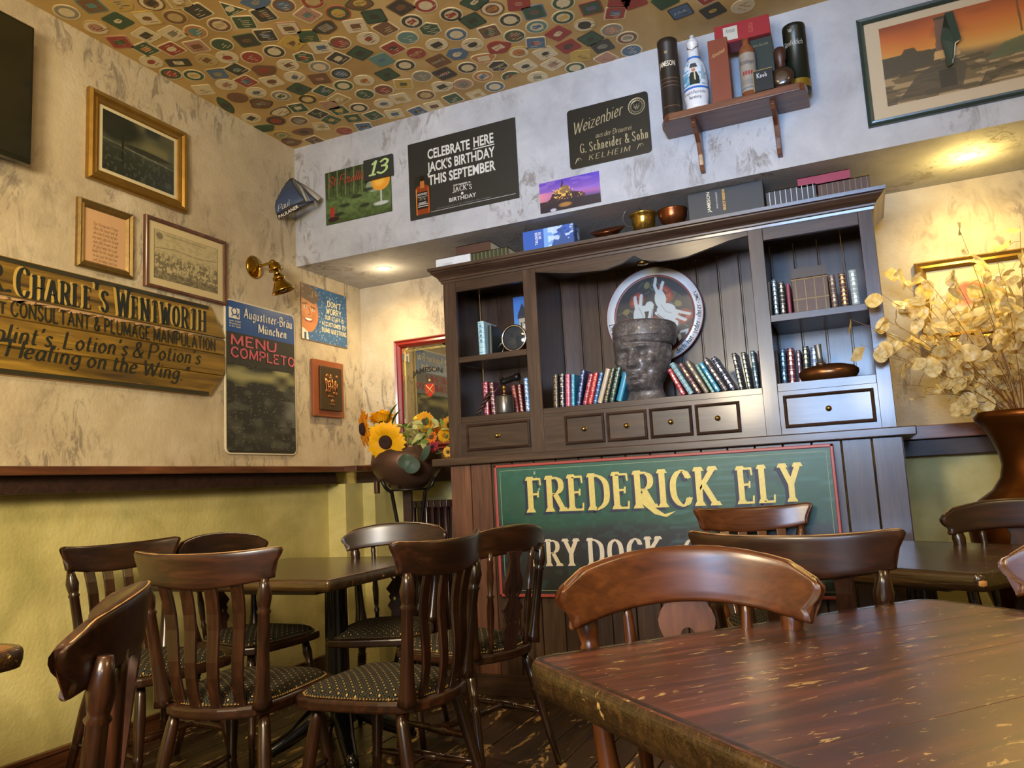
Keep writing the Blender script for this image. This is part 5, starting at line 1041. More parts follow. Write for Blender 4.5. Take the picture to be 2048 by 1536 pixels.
t.location.x = at(1532, 165, 'Y', YI+.06).x-.002; h = at(1515, 80, 'Y', YI+.02).z-ZSH; carton(t, w, .10, h, '26302a'); lettering(t, 'BALBLAIR', M('6a7050', .5), (-w*.36, -.0512, h*.86), U, V, .011, w*.7)
hd = h
t, h2 = on_shelf('black_label_box', 'low black box with silver lettering and a gold rim', 'box', (1528, 173), (1514, 142), YI-.03); w = .085
t.location.x = at(1522, 165, 'Y', YI-.03).x+.012; h2 = .10; carton(t, w, .05, h2, '181a18'); mb = MB()
for a in ((-w/2, -w/2+.003, 0, h2), (-w/2, w/2, h2-.003, h2)): mb.box(a[0], a[1], -.0258, -.025, a[2], a[3])
mb.build('gold_rim', M('9c8448', .4, .4), t); lettering(t, 'Knob', M('c8ccd0', .4), (-w*.3, -.0256, h2*.62), U, V, .02, w*.5, 'roman')
t, h2 = on_shelf('round_flask', 'squat brown round flask standing before the green tube', 'bottle', (1573, 170), (1560, 110), YI-.01); rf = .052
t.location.x = at(1568, 165, 'Y', YI-.01).x-.006
MB().lathe([(.001, -.026), (rf*.6, -.026), (rf*.95, -.016), (rf, 0), (rf*.95, .016), (rf*.6, .026), (.001, .026)], 36, M=Matrix.Translation((0, 0, rf+.004)) @ Matrix.Rotation(PI/2, 4, 'X'), cap=False).box(-rf*.5, rf*.5, -.022, .022, 0, .012).build('body', M('33231a', .22, coat=.5, var=.2), t)
MB().lathe([(.018, 0), (.017, .03), (.026, .045), (.027, .085), (.02, .10), (.001, .102)], 20, M=Matrix.Translation((0, 0, rf*2-.006)), cap=False).build('stopper', M('3c2118', .4), t)
MB().lathe([(.001, 0), (.024, 0), (.026, -.001)], 24, M=Matrix.Translation((0, -.0262, rf+.004)) @ Matrix.Rotation(PI/2, 4, 'X'), cap=False).build('seal', M('4c3a28', .5, .3), t)
t, h = on_shelf('whisky_tube', 'tall dark green whisky tube with gold base at the right end', 'tin', (1600, 165), (1580, 60), YI+.06); r = .05
t.location.x = at(1602, 165, 'Y', YI+.06).x-.008
h = at(1582, 56, 'Y', YI+.06).z-ZSH
MB().lathe([(.001, 0), (r, 0), (r, h-.02), (r+.001, h-.018), (r, h-.002), (r-.004, h), (.001, h)], 32, cap=False).build('tube', M('1a1f16', .35, .2, var=.1), t); MB().lathe([(r+.0008, .012), (r+.0008, .05)], 32, cap=False).build('gold_band', M('84681c', .4, .4), t)
cyl_text(t, 'Glenfiddich', M('b8bcb8', .4), r, h*.66, .024, .95, 'italic', a_mid=-.25); MB().ball((-.012, -r, h*.88), .012, 10, sc=(1, .15, .8)).tube([(-.024, -r-.001, h*.90), (-.012, -r-.002, h*.85), (.004, -r-.001, h*.90)], .003, 5).build('stag_emblem', M('8c9084', .4, .4), t)
t = thing('red_carton', 'red carton with a white sticker lying on top of the dark carton', 'box', (at(1483, 60, 'Y', YI-.01).x, YI+.03, ZSH+hd+.001), rot=(0, 0, .04)); w = .245; h = .092
MB().box(-w/2, w/2, -.05, .05, 0, h).build('carton', M('8a1f24', .35, coat=.2, var=.08), t, bevel=.0015, seg=1); MB().box(-w*.34, -w*.08, -.0508, -.05, h*.12, h*.82).build('sticker', M('b4b2a4', .6), t); lettering(t, 'Xmas', M('40464c', .5), (-w*.31, -.0512, h*.5), U, V, .022, w*.18, 'script', thick=.1); lettering(t, 'PORTO', M('b05848', .5), (w*.12, -.0508, h*.75), -V, U, .02, h*.5)
# black radiator behind the bowl stand
r0 = at(822, 1000, 'Y', 4.27).x
t = thing('radiator', 'dark maroon column radiator in the niche behind the flower stand', 'radiator', (r0, 4.30, .12))
m_rad = M('2c1418', .25, coat=.6, var=.1)
for i in range(8):
    x = .02+i*.045; MB().tube([(x, -.03, .02), (x, -.03, .84)], .014, 10).tube([(x, .03, .02), (x, .03, .84)], .014, 10).box(x-.02, x+.02, -.045, .045, .82, .865).box(x-.02, x+.02, -.045, .045, 0, .04).build('column', m_rad, t, bevel=.006)
MB().box(.0, .03, -.03, .03, -.12, .0).box(.30, .33, -.03, .03, -.12, 0).build('foot', m_rad, t)
# ---------------------------------------------------------------- beer mats glued to the ceiling
CA = """390,70,r,waw 535,30,s,tnt 560,160,r,mwp 690,120,s,ggw 860,105,s,ywn 1025,100,r,mnm 700,20,r,mym 885,15,r,nwk 1160,65,s,wkk 1045,5,s,wmw 1345,50,t,wgw 1495,10,s,bba 1430,130,s,wgg 1285,145,r,wnm 1545,85,s,wkn 1660,30,r,wnb 1830,5,r,mrm 1690,165,s,pwn 1800,85,s,wpt 1980,75,r,rgy 855,205,s,wwk 1010,195,s,wwa 1145,185,r,wot 1905,160,b,nka 700,245,s,prg 855,285,s,wgo 1005,285,s,wrw 1150,270,s,wpn 1300,260,r,wgg 1445,235,s,gkn 1555,205,s,wkb 1805,210,s,ygg 1710,250,s,yyn 1990,250,r,wnr 885,360,r,wwr 1045,365,p,kkw 1210,350,r,mmn 1330,335,r,wwr 1475,335,r,wrr 1605,300,r,wkw 1880,275,s,wwb 1780,335,h,wgr 1980,340,s,wkw 1685,380,r,wwn 1545,410,b,nnr 1385,405,s,wkt 1000,430,r,wgr 1135,440,r,wgy 1275,430,s,mba 1870,390,r,waw 1870,460,s,nnp 1725,450,r,wwb 1590,475,s,wwn 1440,475,s,wrb 1325,495,r,wwp 1190,525,s,www 1995,430,r,wkb 2010,500,r,wgw 1750,520,s,kgk 1895,530,s,wgb 1500,540,r,wwb 1390,570,r,nnn 1320,615,e,kgk 1525,605,b,kna 1645,560,r,wag 1800,580,r,ykw 1645,655,b,kww 1745,630,s,wgw 1470,690,r,wwk 1615,705,r,nkr 1750,705,r,wna 1860,665,s,wkg 1545,750,b,ggg 1650,790,r,yat 1780,770,b,nnk 1700,830,b,nna 1840,820,s,wnk 1770,845,r,kkw 1985,645,s,wgy 1985,580,s,wmw 1940,700,s,mgm 1940,800,s,wwk 2015,765,r,mrr 1880,740,s,mwm 1930,615,s,mpm"""
CB = """325,150,s,wwn 350,15,b,gny 435,95,s,kgk 590,40,s,nkn 735,30,r,wrw 655,125,r,wkr 885,85,r,wkr 500,165,s,wnn 400,225,r,wwr 760,170,h,wgg 630,220,r,wtt 545,280,s,wrk 915,200,r,wbw 1010,120,s,kgk 1125,50,r,nwo 1230,115,r,wkw 1020,10,s,kgw 1280,20,s,rrp 1370,70,s,bgn 1385,155,r,wtb 1110,185,s,wng 800,260,r,wwk 680,310,r,mrr 350,310,s,kgk 480,350,s,ttb 615,380,r,wkw 810,355,s,nnk 920,315,h,bbw 1010,260,r,wwk 1160,275,b,rrw 1075,340,b,wow 1160,385,h,wkk 1280,305,r,ywo 1255,210,r,wgn 1380,250,s,wbr 1510,195,s,rrw 1570,270,s,rrk 1640,325,s,yyy 1435,310,s,wwk 1320,385,s,wwk 1700,225,s,kgk 1770,270,s,kka 1790,340,s,wpp 1940,295,r,wbb 1915,220,r,wna 1825,175,r,wap 1845,75,s,wrb 1665,145,r,mwk 1705,45,s,rgb 1540,15,r,wgw 1540,100,r,wgy 1870,0,s,rrr 980,395,r,wkw 845,430,s,kkr 715,445,r,waa 510,435,s,kgk 605,490,s,wyg 375,470,r,wwo 490,525,r,wnr 380,550,r,wgg 585,575,s,wwm 830,505,b,wwk 955,490,r,wpa 1070,445,r,wob 1225,440,c,wgn 1280,490,p,nkr 1390,450,r,wwa 1140,505,r,wbw 1480,375,s,wwp 1610,395,r,wgw 735,555,r,wnm 895,575,s,wgg 1035,555,s,mwm 490,605,r,wwb 345,630,r,wkw 690,650,s,wbk 785,620,s,wwn 555,665,s,wwb 430,675,s,wgk 310,690,s,mgm 375,740,s,wbk"""
CC = """390,55,s,kbb 545,50,s,kky 690,30,r,www 890,45,r,wwg 1030,10,r,wwn 315,5,s,ggg 165,5,s,rrr 520,-15,s,wro"""
cols = dict(w=('d2c298', 'cream'), k=('454234', 'black'), g=('42583c', 'green'), r=('984434', 'red'), b=('566c80', 'blue'), y=('c0a04c', 'yellow'), n=('785638', 'brown'), t=('628478', 'teal'), p=('b08468', 'pink'), a=('8a8470', 'grey'), o=('b87a3c', 'orange'), m=('b89e64', 'tan'))
cm = {k: M(v[0], .6, var=.18, scale=40) for k, v in cols.items()}
mats_l = []
for src, sc, ox in ((CA, 2.926, 0), (CB, 2.926, 600), (CC, 2.415, 1200)):
    for e in src.split():
        x, y, sh, c = e.split(','); px = float(x)/sc+ox; py = float(y)/sc; P_ = at(px, py, 'Z', ZC)
        if P_.y < YB-.03 and P_.x > XL+.03: mats_l.append((px, py, P_.x, P_.y, sh, c))
SHN = dict(r='round', s='square', t='triangular', h='six-sided', e='leaf shaped', b='cut-out shaped', p='oblong', c='half-round')
def mat_outline(sh, R, rn):
    if sh == 'r': return [(R*math.cos(2*PI*i/24), R*math.sin(2*PI*i/24)) for i in range(24)]
    if sh == 's': return rr(-R*.92, R*.92, -R*.92, R*.92, R*.2, 3)
    if sh == 'p': return rr(-R*1.05, R*1.05, -R*.6, R*.6, R*.15, 3)
    if sh == 't': return [(0, R*1.1), (-R, -R*.75), (R, -R*.75)]
    if sh == 'h': return [(R*1.05*math.cos(PI/3*i+.5), R*1.05*math.sin(PI/3*i+.5)) for i in range(6)]
    if sh == 'e': return [(R*1.7*math.cos(a), R*.6*math.sin(a)*abs(math.sin(a))**.4) for a in np.linspace(0, 2*PI, 24, endpoint=False)]
    if sh == 'c': return [(R*math.cos(PI*i/12), R*math.sin(PI*i/12)-R*.3) for i in range(13)]
    ph = rn.uniform(0, 6); return [(R*(1+.16*math.sin(3*a+ph))*math.cos(a), R*(.8+.12*math.cos(2*a+ph))*math.sin(a)) for a in np.linspace(0, 2*PI, 24, endpoint=False)]
used = set(); words_ = lambda m: f"{cols[m[5][0] if m[5][0] not in 'wm' or m[5][1] in 'wm' else m[5][1]][1]} {SHN[m[4]]}"
def mat_label(i, m):
    px, py, x, y, sh, c = m; a, b_, cc = c
    base = f"{SHN[sh]} {cols[a][1]} beer mat"
    what = 'ring' if sh == 'r' else 'panel'
    if b_ != a and cc != b_: base += f" with {cols[b_][1]} {what} and {cols[cc][1]} centre"
    elif b_ != a: base += f" with {cols[b_][1]} middle"
    elif cc != a: base += f" with {cols[cc][1]} motif"
    near = sorted((j for j in range(len(mats_l)) if j != i), key=lambda j: (mats_l[j][0]-px)**2+(mats_l[j][1]-py)**2)[:5]
    rel = lambda j: 'left of' if px < mats_l[j][0]-12 else ('right of' if px > mats_l[j][0]+12 else ('above' if py < mats_l[j][1] else 'below'))
    opts = [f"{base}, {rel(j)} a {words_(mats_l[j])} one" for j in near]+[f"{base}, {rel(j)} {words_(mats_l[j])}, {rel(k)} {words_(mats_l[k])}" for j in near for k in near if k != j]
    for o_ in opts:
        if o_ not in used and len(o_.split()) <= 16: used.add(o_); return o_
    return opts[0]
for i, m in enumerate(mats_l):
    px, py, x, y, sh, c = m; rn = random.Random(i); R = .055*(1 if sh != 'b' else 1.15)
    out = mat_outline(sh, R, rn); mb = MB(); mb.prism(out, .0022, 0)
    def layer(k, mi, z, ol=None):
        ol = ol or out; mb.add([(p[0]*k, p[1]*k, z) for p in ol], [tuple(range(len(ol)))], mi)
    if c[1] != c[0]: layer(.87, 1, .0024)
    if c[1] != c[0] and sh == 'r' and c[2] != c[1]: layer(.58, 0 if rn.random() < .5 else 2, .0026)
    cen = [(R*math.cos(2*PI*q/16), R*math.sin(2*PI*q/16)) for q in range(16)]
    k = rn.uniform(.34, .5)
    if c[2] not in (c[1],): layer(1, 2, .0028, [(a*k*rn.choice((1, 1)), b_*k*.75) for a, b_ in (cen if rn.random() < .6 else rr(-R, R, -R, R, R*.1, 1))])
    for q in range(rn.choice((3, 4, 5))):        # printed strokes
        x_, y_ = rn.uniform(-.5, .1)*R, (-.55+.26*q)*R; L = rn.uniform(.25, .8)*R; mi = 3 if c[1] in 'wymp' else 0
        mb.add([(x_, y_, .003), (x_+L, y_, .003), (x_+L, y_+R*.07, .003), (x_, y_+R*.07, .003)], [(0, 1, 2, 3)], mi)
    o = mb.build('beer_mat', [cm[c[0]], cm[c[1]], cm[c[2]], cm['k'] if rn.random() < .6 else cm['n']])
    o.location = (x, y, ZC); o.rotation_euler = (PI, 0, rn.uniform(-.45, .45) if sh != 'e' else 1.9)
    tag(o, mat_label(i, m), 'beer mat', 'beer mats glued to the ceiling')
    T = {(600+680/2.926, 310/2.926): ('PELFORTH', 'cfc09a'), (600+810/2.926, 355/2.926): ('GUINNESS', 'cfc09a'), (600+845/2.926, 430/2.926): ('LOOZA', 'e0dcc8'), (600+1160/2.926, 385/2.926): ('HARP', 'cfc09a'), (1200+390/2.415, 55/2.415): ('JAIL', 'b8bcc0')}
    for (tx, ty), (s, hc_) in T.items():
        if abs(tx-px) < 1 and abs(ty-py) < 1: o.rotation_euler.z = -.15; lettering(o, s, M(hc_, .5), (0, -.006, .0032), LX, LY, .018, .075, 'block', align='c', thick=.18)
# ---------------------------------------------------------------- bowl of sunflowers on its stand
YBW = 3.93; bc = at(814, 930, 'Y', YBW); BX = bc.x; zb0, zb1 = at(813, 977, 'Y', YBW).z, at(813, 899, 'Y', YBW).z; RB = .208
t = thing('flower_bowl', 'wide round hammered copper bowl holding sunflowers in the niche corner', 'bowl', (BX, YBW, zb0)); hb = zb1-zb0+.01
m_ham = M('5b4234', .38, .55, var=.45, scale=9, bump=.3)
MB().lathe([(.001, 0), (.09, 0), (.15, hb*.18), (.195, hb*.42), (RB, hb*.66), (.200, hb*.85), (.175, hb*.98), (.168, hb*1.02), (.160, hb*.98), (.185, hb*.8), (.19, hb*.6), (.10, hb*.1), (.001, .01)], 40, cap=False).build('body', m_ham, t)
MB().box(-.168, -.143, -.10, -.07, -.02, .05).build('lug', m_ham, t, bevel=.004)
t = thing('iron_stand', 'tall three legged dark iron stand under the copper flower bowl', 'stand', (BX, YBW, 0))
m_iron = M('1c1714', .4, .4)
MB().lathe([(.115, -.012), (.125, -.012), (.125, 0), (.115, 0), (.115, -.012)], 32, M=Matrix.Translation((0, 0, zb0-.001+.0)), cap=False).box(-.12, .12, -.008, .008, zb0-.012, zb0-.002).box(-.008, .008, -.12, .12, zb0-.012, zb0-.002).build('ring', m_iron, t)
for a in (-2.0, .1, 2.2):
    c_, s_ = math.cos(a), math.sin(a)
    MB().tube([(c_*r_, s_*r_, z_) for r_, z_ in ((.175, zb0+.055), (.15, zb0+.01), (.11, zb0-.02), (.075, zb0*.8), (.06, zb0*.5), (.09, zb0*.2), (.15, .012))], .011, 8).build('leg', m_iron, t)
MB().box(-.055, .0, .03, .05, zb0*.25, zb0-.012).build('back_plate', m_dark, t)
# sunflowers
def flower(label, px, py, y, r, face, pc, dc, n=18, dr=.42, name='sunflower', cat='flower', cup=.25, layers=2, group=None):
    c = at(px, py, 'Y', y); t = thing(name, label, cat, c, group=group); f = Vector(face).normalized(); Q = f.to_track_quat('Z', 'Y').to_matrix().to_4x4(); rn = random.Random(int(px))
    mb = MB()
    for L in range(layers):
        for i in range(n):
            a = 2*PI*(i+.5*L)/n+rn.uniform(-.08, .08); ln = r*rn.uniform(.88, 1.04)*(1-.08*L); wd = ln*.20; cu = cup+rn.uniform(-.15, .18); R_ = Q @ Matrix.Rotation(a, 4, 'Z'); r0 = r*dr*.8
            P = []
            for u in (0, .25, .55, .8, 1):
                ww = wd*(.45, .95, 1, .6, .05)[(0, .25, .55, .8, 1).index(u)]; x = r0+(ln-r0)*u; zz = cu*r*(u-.6*u*u)*1.2-.01*L-.12*r*u*u; P.append([(x, -ww, zz-.12*ww), (x, 0, zz), (x, ww, zz-.12*ww)])
            P = [[tuple(R_ @ Vector(p)) for p in q] for q in P]; mb.grid(P)
    b = mb.build('petals', petal_mat(pc), t)
    MB().lathe([(r*dr, -.002), (r*dr*.98, .012*r/.1), (r*dr*.75, .022*r/.1), (r*dr*.35, .018*r/.1), (.001, .014*r/.1)], 24, M=Q).build('disc', M(dc, .85, var=.4, scale=200, bump=.6), t)
    b0 = c*0; e = Vector((BX, YBW, zb1-.06))-c; k = Vector(f)*-.04
    MB().tube([b0-f*.006, k*1.2, (k*2+e)*.5, e], .005, 7).build('stem', M('5a6c30', .6), t)
    return t
_pm = {}
def petal_mat(h):
    if h not in _pm:
        b = NB('petal_'+h); c = lin(h); n = b.noise(b.coord(), 30, 3); b.put(b.p.inputs['Base Color'], b.mix(n, tuple(x*.8 for x in c), tuple(min(1, x*1.15) for x in c)))
        tr = b.new('ShaderNodeBsdfTranslucent'); b.put(tr.inputs[0], c); mx = b.new('ShaderNodeMixShader'); mx.inputs[0].default_value = .35; out = [x for x in b.n if x.type == 'OUTPUT_MATERIAL'][0]
        b.t.links.new(b.p.outputs[0], mx.inputs[1]); b.t.links.new(tr.outputs[0], mx.inputs[2]); b.t.links.new(mx.outputs[0], out.inputs[0]); _pm[h] = b.done(None, .5)
    return _pm[h]
GF = 'flowers in the copper bowl'
flower('largest yellow sunflower with a dark brown disc, facing out over the bowl', 772, 884, 3.74, .128, (.1, -1, -.28), 'f6bc10', '30150c', 22, .31, group=GF)
flower('orange yellow sunflower at far left turned sideways', 729, 858, 3.86, .128, (-.80, -.80, -.05), 'f0a410', '2c120c', 20, .30, group=GF)
flower('yellow sunflower standing highest on the left, seen from its back', 764, 842, 3.95, .085, (-.3, .35, 1), 'eab010', '3a2810', 16, .3, cup=.9, group=GF)
flower('golden sunflower with a grey brown disc in front of the mirror', 850, 844, 3.98, .066, (.05, -1, .05), 'e8a818', '4a3c24', 18, .34, group=GF)
flower('yellow sunflower against the dresser side, disc turned right', 901, 850, 4.0, .06, (.6, -.8, .1), 'd89c18', '2c2014', 16, .36, group=GF)
flower('small orange daisy with a greenish disc right of the middle', 863, 874, 3.84, .038, (0, -1, .15), 'e87820', '4c4424', 14, .36, 'daisy', group=GF)
flower('small yellow daisy turned right beside the orange one', 888, 871, 3.9, .042, (.75, -.6, .1), 'e8b018', 'a86c10', 14, .3, 'daisy', group=GF)
flower('crimson anemone with a black centre on the bowl rim', 865, 893, 3.80, .034, (0, -1, .1), 'a82038', '18101c', 8, .32, 'anemone', cup=.2, group=GF)
flower('yellow daisy low beside the counter end', 896, 904, 3.86, .034, (.4, -1, -.1), 'e0a818', '50401c', 14, .3, 'daisy', group=GF)
flower('yellow daisy peeping out above the round disc sunflower', 838, 832, 4.05, .045, (-.2, -.6, .9), 'ecd020', 'b08c18', 16, .3, 'daisy', group=GF)
# foliage
def leafmesh(nm, L, wd, mat, bend=.3):
    mb = MB(); P = []
    for u, k in ((0, .05), (.2, .7), (.45, 1), (.7, .8), (.88, .45), (1, .04)): z = -bend*L*u*u; P.append([(u*L, -wd*k, z+wd*k*.25), (u*L, 0, z), (u*L, wd*k, z+wd*k*.25)])
    return mb.grid(P).mesh(nm, mat)
fo = thing('foliage', 'loose green and variegated leaves filling the bowl between the flowers', 'leaves', (BX, YBW, zb1-.02))
lm = [leafmesh('leaf', .10, .022, petal_mat('8a9c4c')), leafmesh('leaf', .08, .026, petal_mat('c0c484')), leafmesh('leaf', .11, .02, petal_mat('4c6834')), leafmesh('leaf', .07, .02, petal_mat('a8b464'))]
rn = random.Random(11)
for i in range(90):
    px, py = rn.gauss(842, 26), rn.uniform(848, 912); px = min(px, 895) if rn.random() < .9 else px
    p = at(px, py, 'Y', rn.uniform(3.82, 4.05)); o = bpy.data.objects.new('leaf', lm[rn.randrange(4)]); place(o, fo); o.location = p-fo.location; o.rotation_euler = (rn.uniform(-1, 1), rn.uniform(-1.2, .5), rn.uniform(0, 6.3)); o.scale = (rn.uniform(.5, .85),)*3
for px, py, dx, dz_ in ((776, 800, .2, 1), (782, 812, -.1, 1)):
    p = at(px+2, py+40, 'Y', 3.95); o = place(bpy.data.objects.new('leaf', lm[2]), fo); o.location = p-fo.location; o.rotation_euler = (0, -1.3, .2)
mr = MB().grid([[(.048*u*math.cos(a), .045*u*math.sin(a), -.25*u*u*.06) for a in np.linspace(0, 2*PI, 18, endpoint=False)] for u in (.02, .5, 1)], close=True).mesh('round_leaf', petal_mat('44594a'))
for px, py, yy, r_ in ((811, 921, 3.70, (1.25, .2, .2)), (846, 904, 3.72, (1.2, -.3, -.4)), (822, 930, 3.705, (1.4, 0, .3))):
    o = place(bpy.data.objects.new('round_leaf', mr), fo); o.location = at(px, py, 'Y', yy)-fo.location; o.rotation_euler = r_
mb = MB()
for i in range(26):
    a = rn.uniform(0, 6.3); e = Vector((rn.uniform(-.1, .14), rn.uniform(-.12, .1), rn.uniform(.02, .16))); mb.tube([(0, 0, -.05), e*.6+Vector((0, 0, .02)), e], .002, 5)
o = mb.build('stems', M('7c8c4c', .6), fo); o['kind'] = 'stuff'
# ---------------------------------------------------------------- copper urn with dried honesty
YU = 3.92; ux = at(2066, 900, 'Y', YU).x; pr = lambda px, py: (ux-at(px, py, 'Y', YU).x, at(px, py, 'Y', YU).z)
pts = [pr(1944, 828), pr(1948, 842), pr(1966, 858), pr(1982, 880), pr(1996, 905), pr(2003, 930), pr(2000, 955), pr(1985, 980), pr(1955, 1002)]
t = thing('copper_urn', 'large dark copper urn with a narrow waist holding the dried white branches', 'urn', (ux, YU, 0))
m_urn = M('6a3c14', .32, .8, var=.6, scale=5, bump=.2)
lo = [(.16, 0), (.165, .03), (.12, .08), (.11, .14), (.17, .30), (.235, .50), (.265, .66), (.275, .76)]
MB().lathe([(.001, 0)]+lo+[(r, z) for r, z in pts[::-1]]+[(pts[0][0]-.012, pts[0][1]), (pts[2][0]-.015, pts[2][1]), (pts[5][0]-.015, pts[5][1]), (.001, pts[6][1])], 44, cap=False).build('body', m_urn, t)
zu = pts[0][1]
hn = thing('dried_honesty', 'big spray of dried honesty with pale papery seed pods in the copper urn', 'dried flowers', (ux, YU, zu-.02))
def pod_mat():
    b = NB('papery_pod'); n = b.noise(b.coord(), 60, 3); c = b.ramp(n, [(.3, 'd4b470'), (.5, 'ecd898'), (.7, 'f8eec8')]); b.put(b.p.inputs['Base Color'], c)
    tr = b.new('ShaderNodeBsdfTranslucent'); b.put(tr.inputs[0], c); mx = b.new('ShaderNodeMixShader'); mx.inputs[0].default_value = .45; out = [x for x in b.n if x.type == 'OUTPUT_MATERIAL'][0]
    b.t.links.new(b.p.outputs[0], mx.inputs[1]); b.t.links.new(tr.outputs[0], mx.inputs[2]); b.t.links.new(mx.outputs[0], out.inputs[0]); return b.done(None, .35)
m_pod = pod_mat(); pods = []
for k in range(5):
    e1, e2, bd = .030+.003*(k % 3), .021+.002*k, (.1, .35, .6, .25, .5)[k]
    pods.append(MB().grid([[(e1*u*math.cos(a)+e1, e2*u*math.sin(a), bd*.03*(u*math.cos(a))**2*math.copysign(1, math.cos(a+k))-.1*e2*u*u*math.sin(2*a)*bd) for a in np.linspace(0, 2*PI, 16, endpoint=False)] for u in (.02, .6, .93, 1)], close=True).mesh('seed_pod', m_pod))
m_stem = M('7a4c24', .5)
rn = random.Random(21); npod = 0
tips = [(1706, 640, 3.75), (1722, 690, 3.8), (1765, 590, 3.9), (1772, 640, 3.7), (1778, 715, 3.85), (1800, 560, 4.0), (1812, 620, 3.7), (1820, 680, 3.9), (1840, 545, 3.85), (1858, 600, 4.05), (1862, 660, 3.7), (1868, 730, 3.9), (1880, 780, 3.8), (1850, 790, 3.75), (1922, 468, 3.8), (1900, 545, 3.7), (1905, 610, 4.0), (1912, 690, 3.8), (1950, 520, 4.0), (1958, 590, 3.75), (1965, 655, 3.9), (1990, 500, 3.85), (2010, 570, 3.7), (2020, 640, 4.05), (2040, 455, 3.9), (2045, 520, 3.75), (2055, 600, 3.85), (2075, 540, 4.0), (2100, 480, 3.8), (2120, 600, 3.9), (1930, 760, 3.75), (1985, 720, 3.7), (2030, 700, 3.72), (1795, 770, 3.95), (1760, 660, 4.0)]
for si, (px, py, yy) in enumerate(tips):
    yy = min(yy, 3.66) if px < 1790 else yy
    tip = at(px, py, 'Y', yy)-Vector(hn.location); base = Vector((rn.uniform(-.05, .05), rn.uniform(-.05, .05), -.10)); rim = Vector((tip.x*.22, rn.uniform(-.08, .08), .05))
    mid = tip*.55+Vector((0, 0, .06)); path = [base]
    for k in range(1, 13):
        s = k/12; path.append((1-s)**3*base+3*(1-s)**2*s*rim+3*(1-s)*s*s*mid+s**3*tip)
    mb = MB(); mb.tube(path, [.0026-.0018*k/12 for k in range(13)], 5)
    n_ = 8 if si else 4; jj = []
    for q in range(n_):
        s = 1-.62*(q/n_)**1.1; i = min(11, int(s*12)); p = path[i].lerp(path[i+1], s*12-i); d = Vector((rn.gauss(0, 1), rn.gauss(0, .8), rn.gauss(-.1, .8))).normalized()*rn.uniform(.02, .075)*(1 if q else .01); e = p+d; mb.tube([p, p+d*.6+Vector((0, 0, .006)), e], .0009, 4); jj.append(e)
        if d.length > .05: jj.append(p+d*.5)
    mb.build('stem', m_stem, hn)
    for e in jj:
        if npod >= 298: break
        o = place(bpy.data.objects.new('seed_pod', pods[rn.randrange(5)]), hn); o.location = e; o.rotation_euler = (rn.uniform(-1.4, 1.4)+PI/2*rn.choice((0, 1)), rn.uniform(-1.2, 1.2), rn.uniform(0, 6.3)); o.scale = (rn.uniform(.9, 1.35),)*3; npod += 1
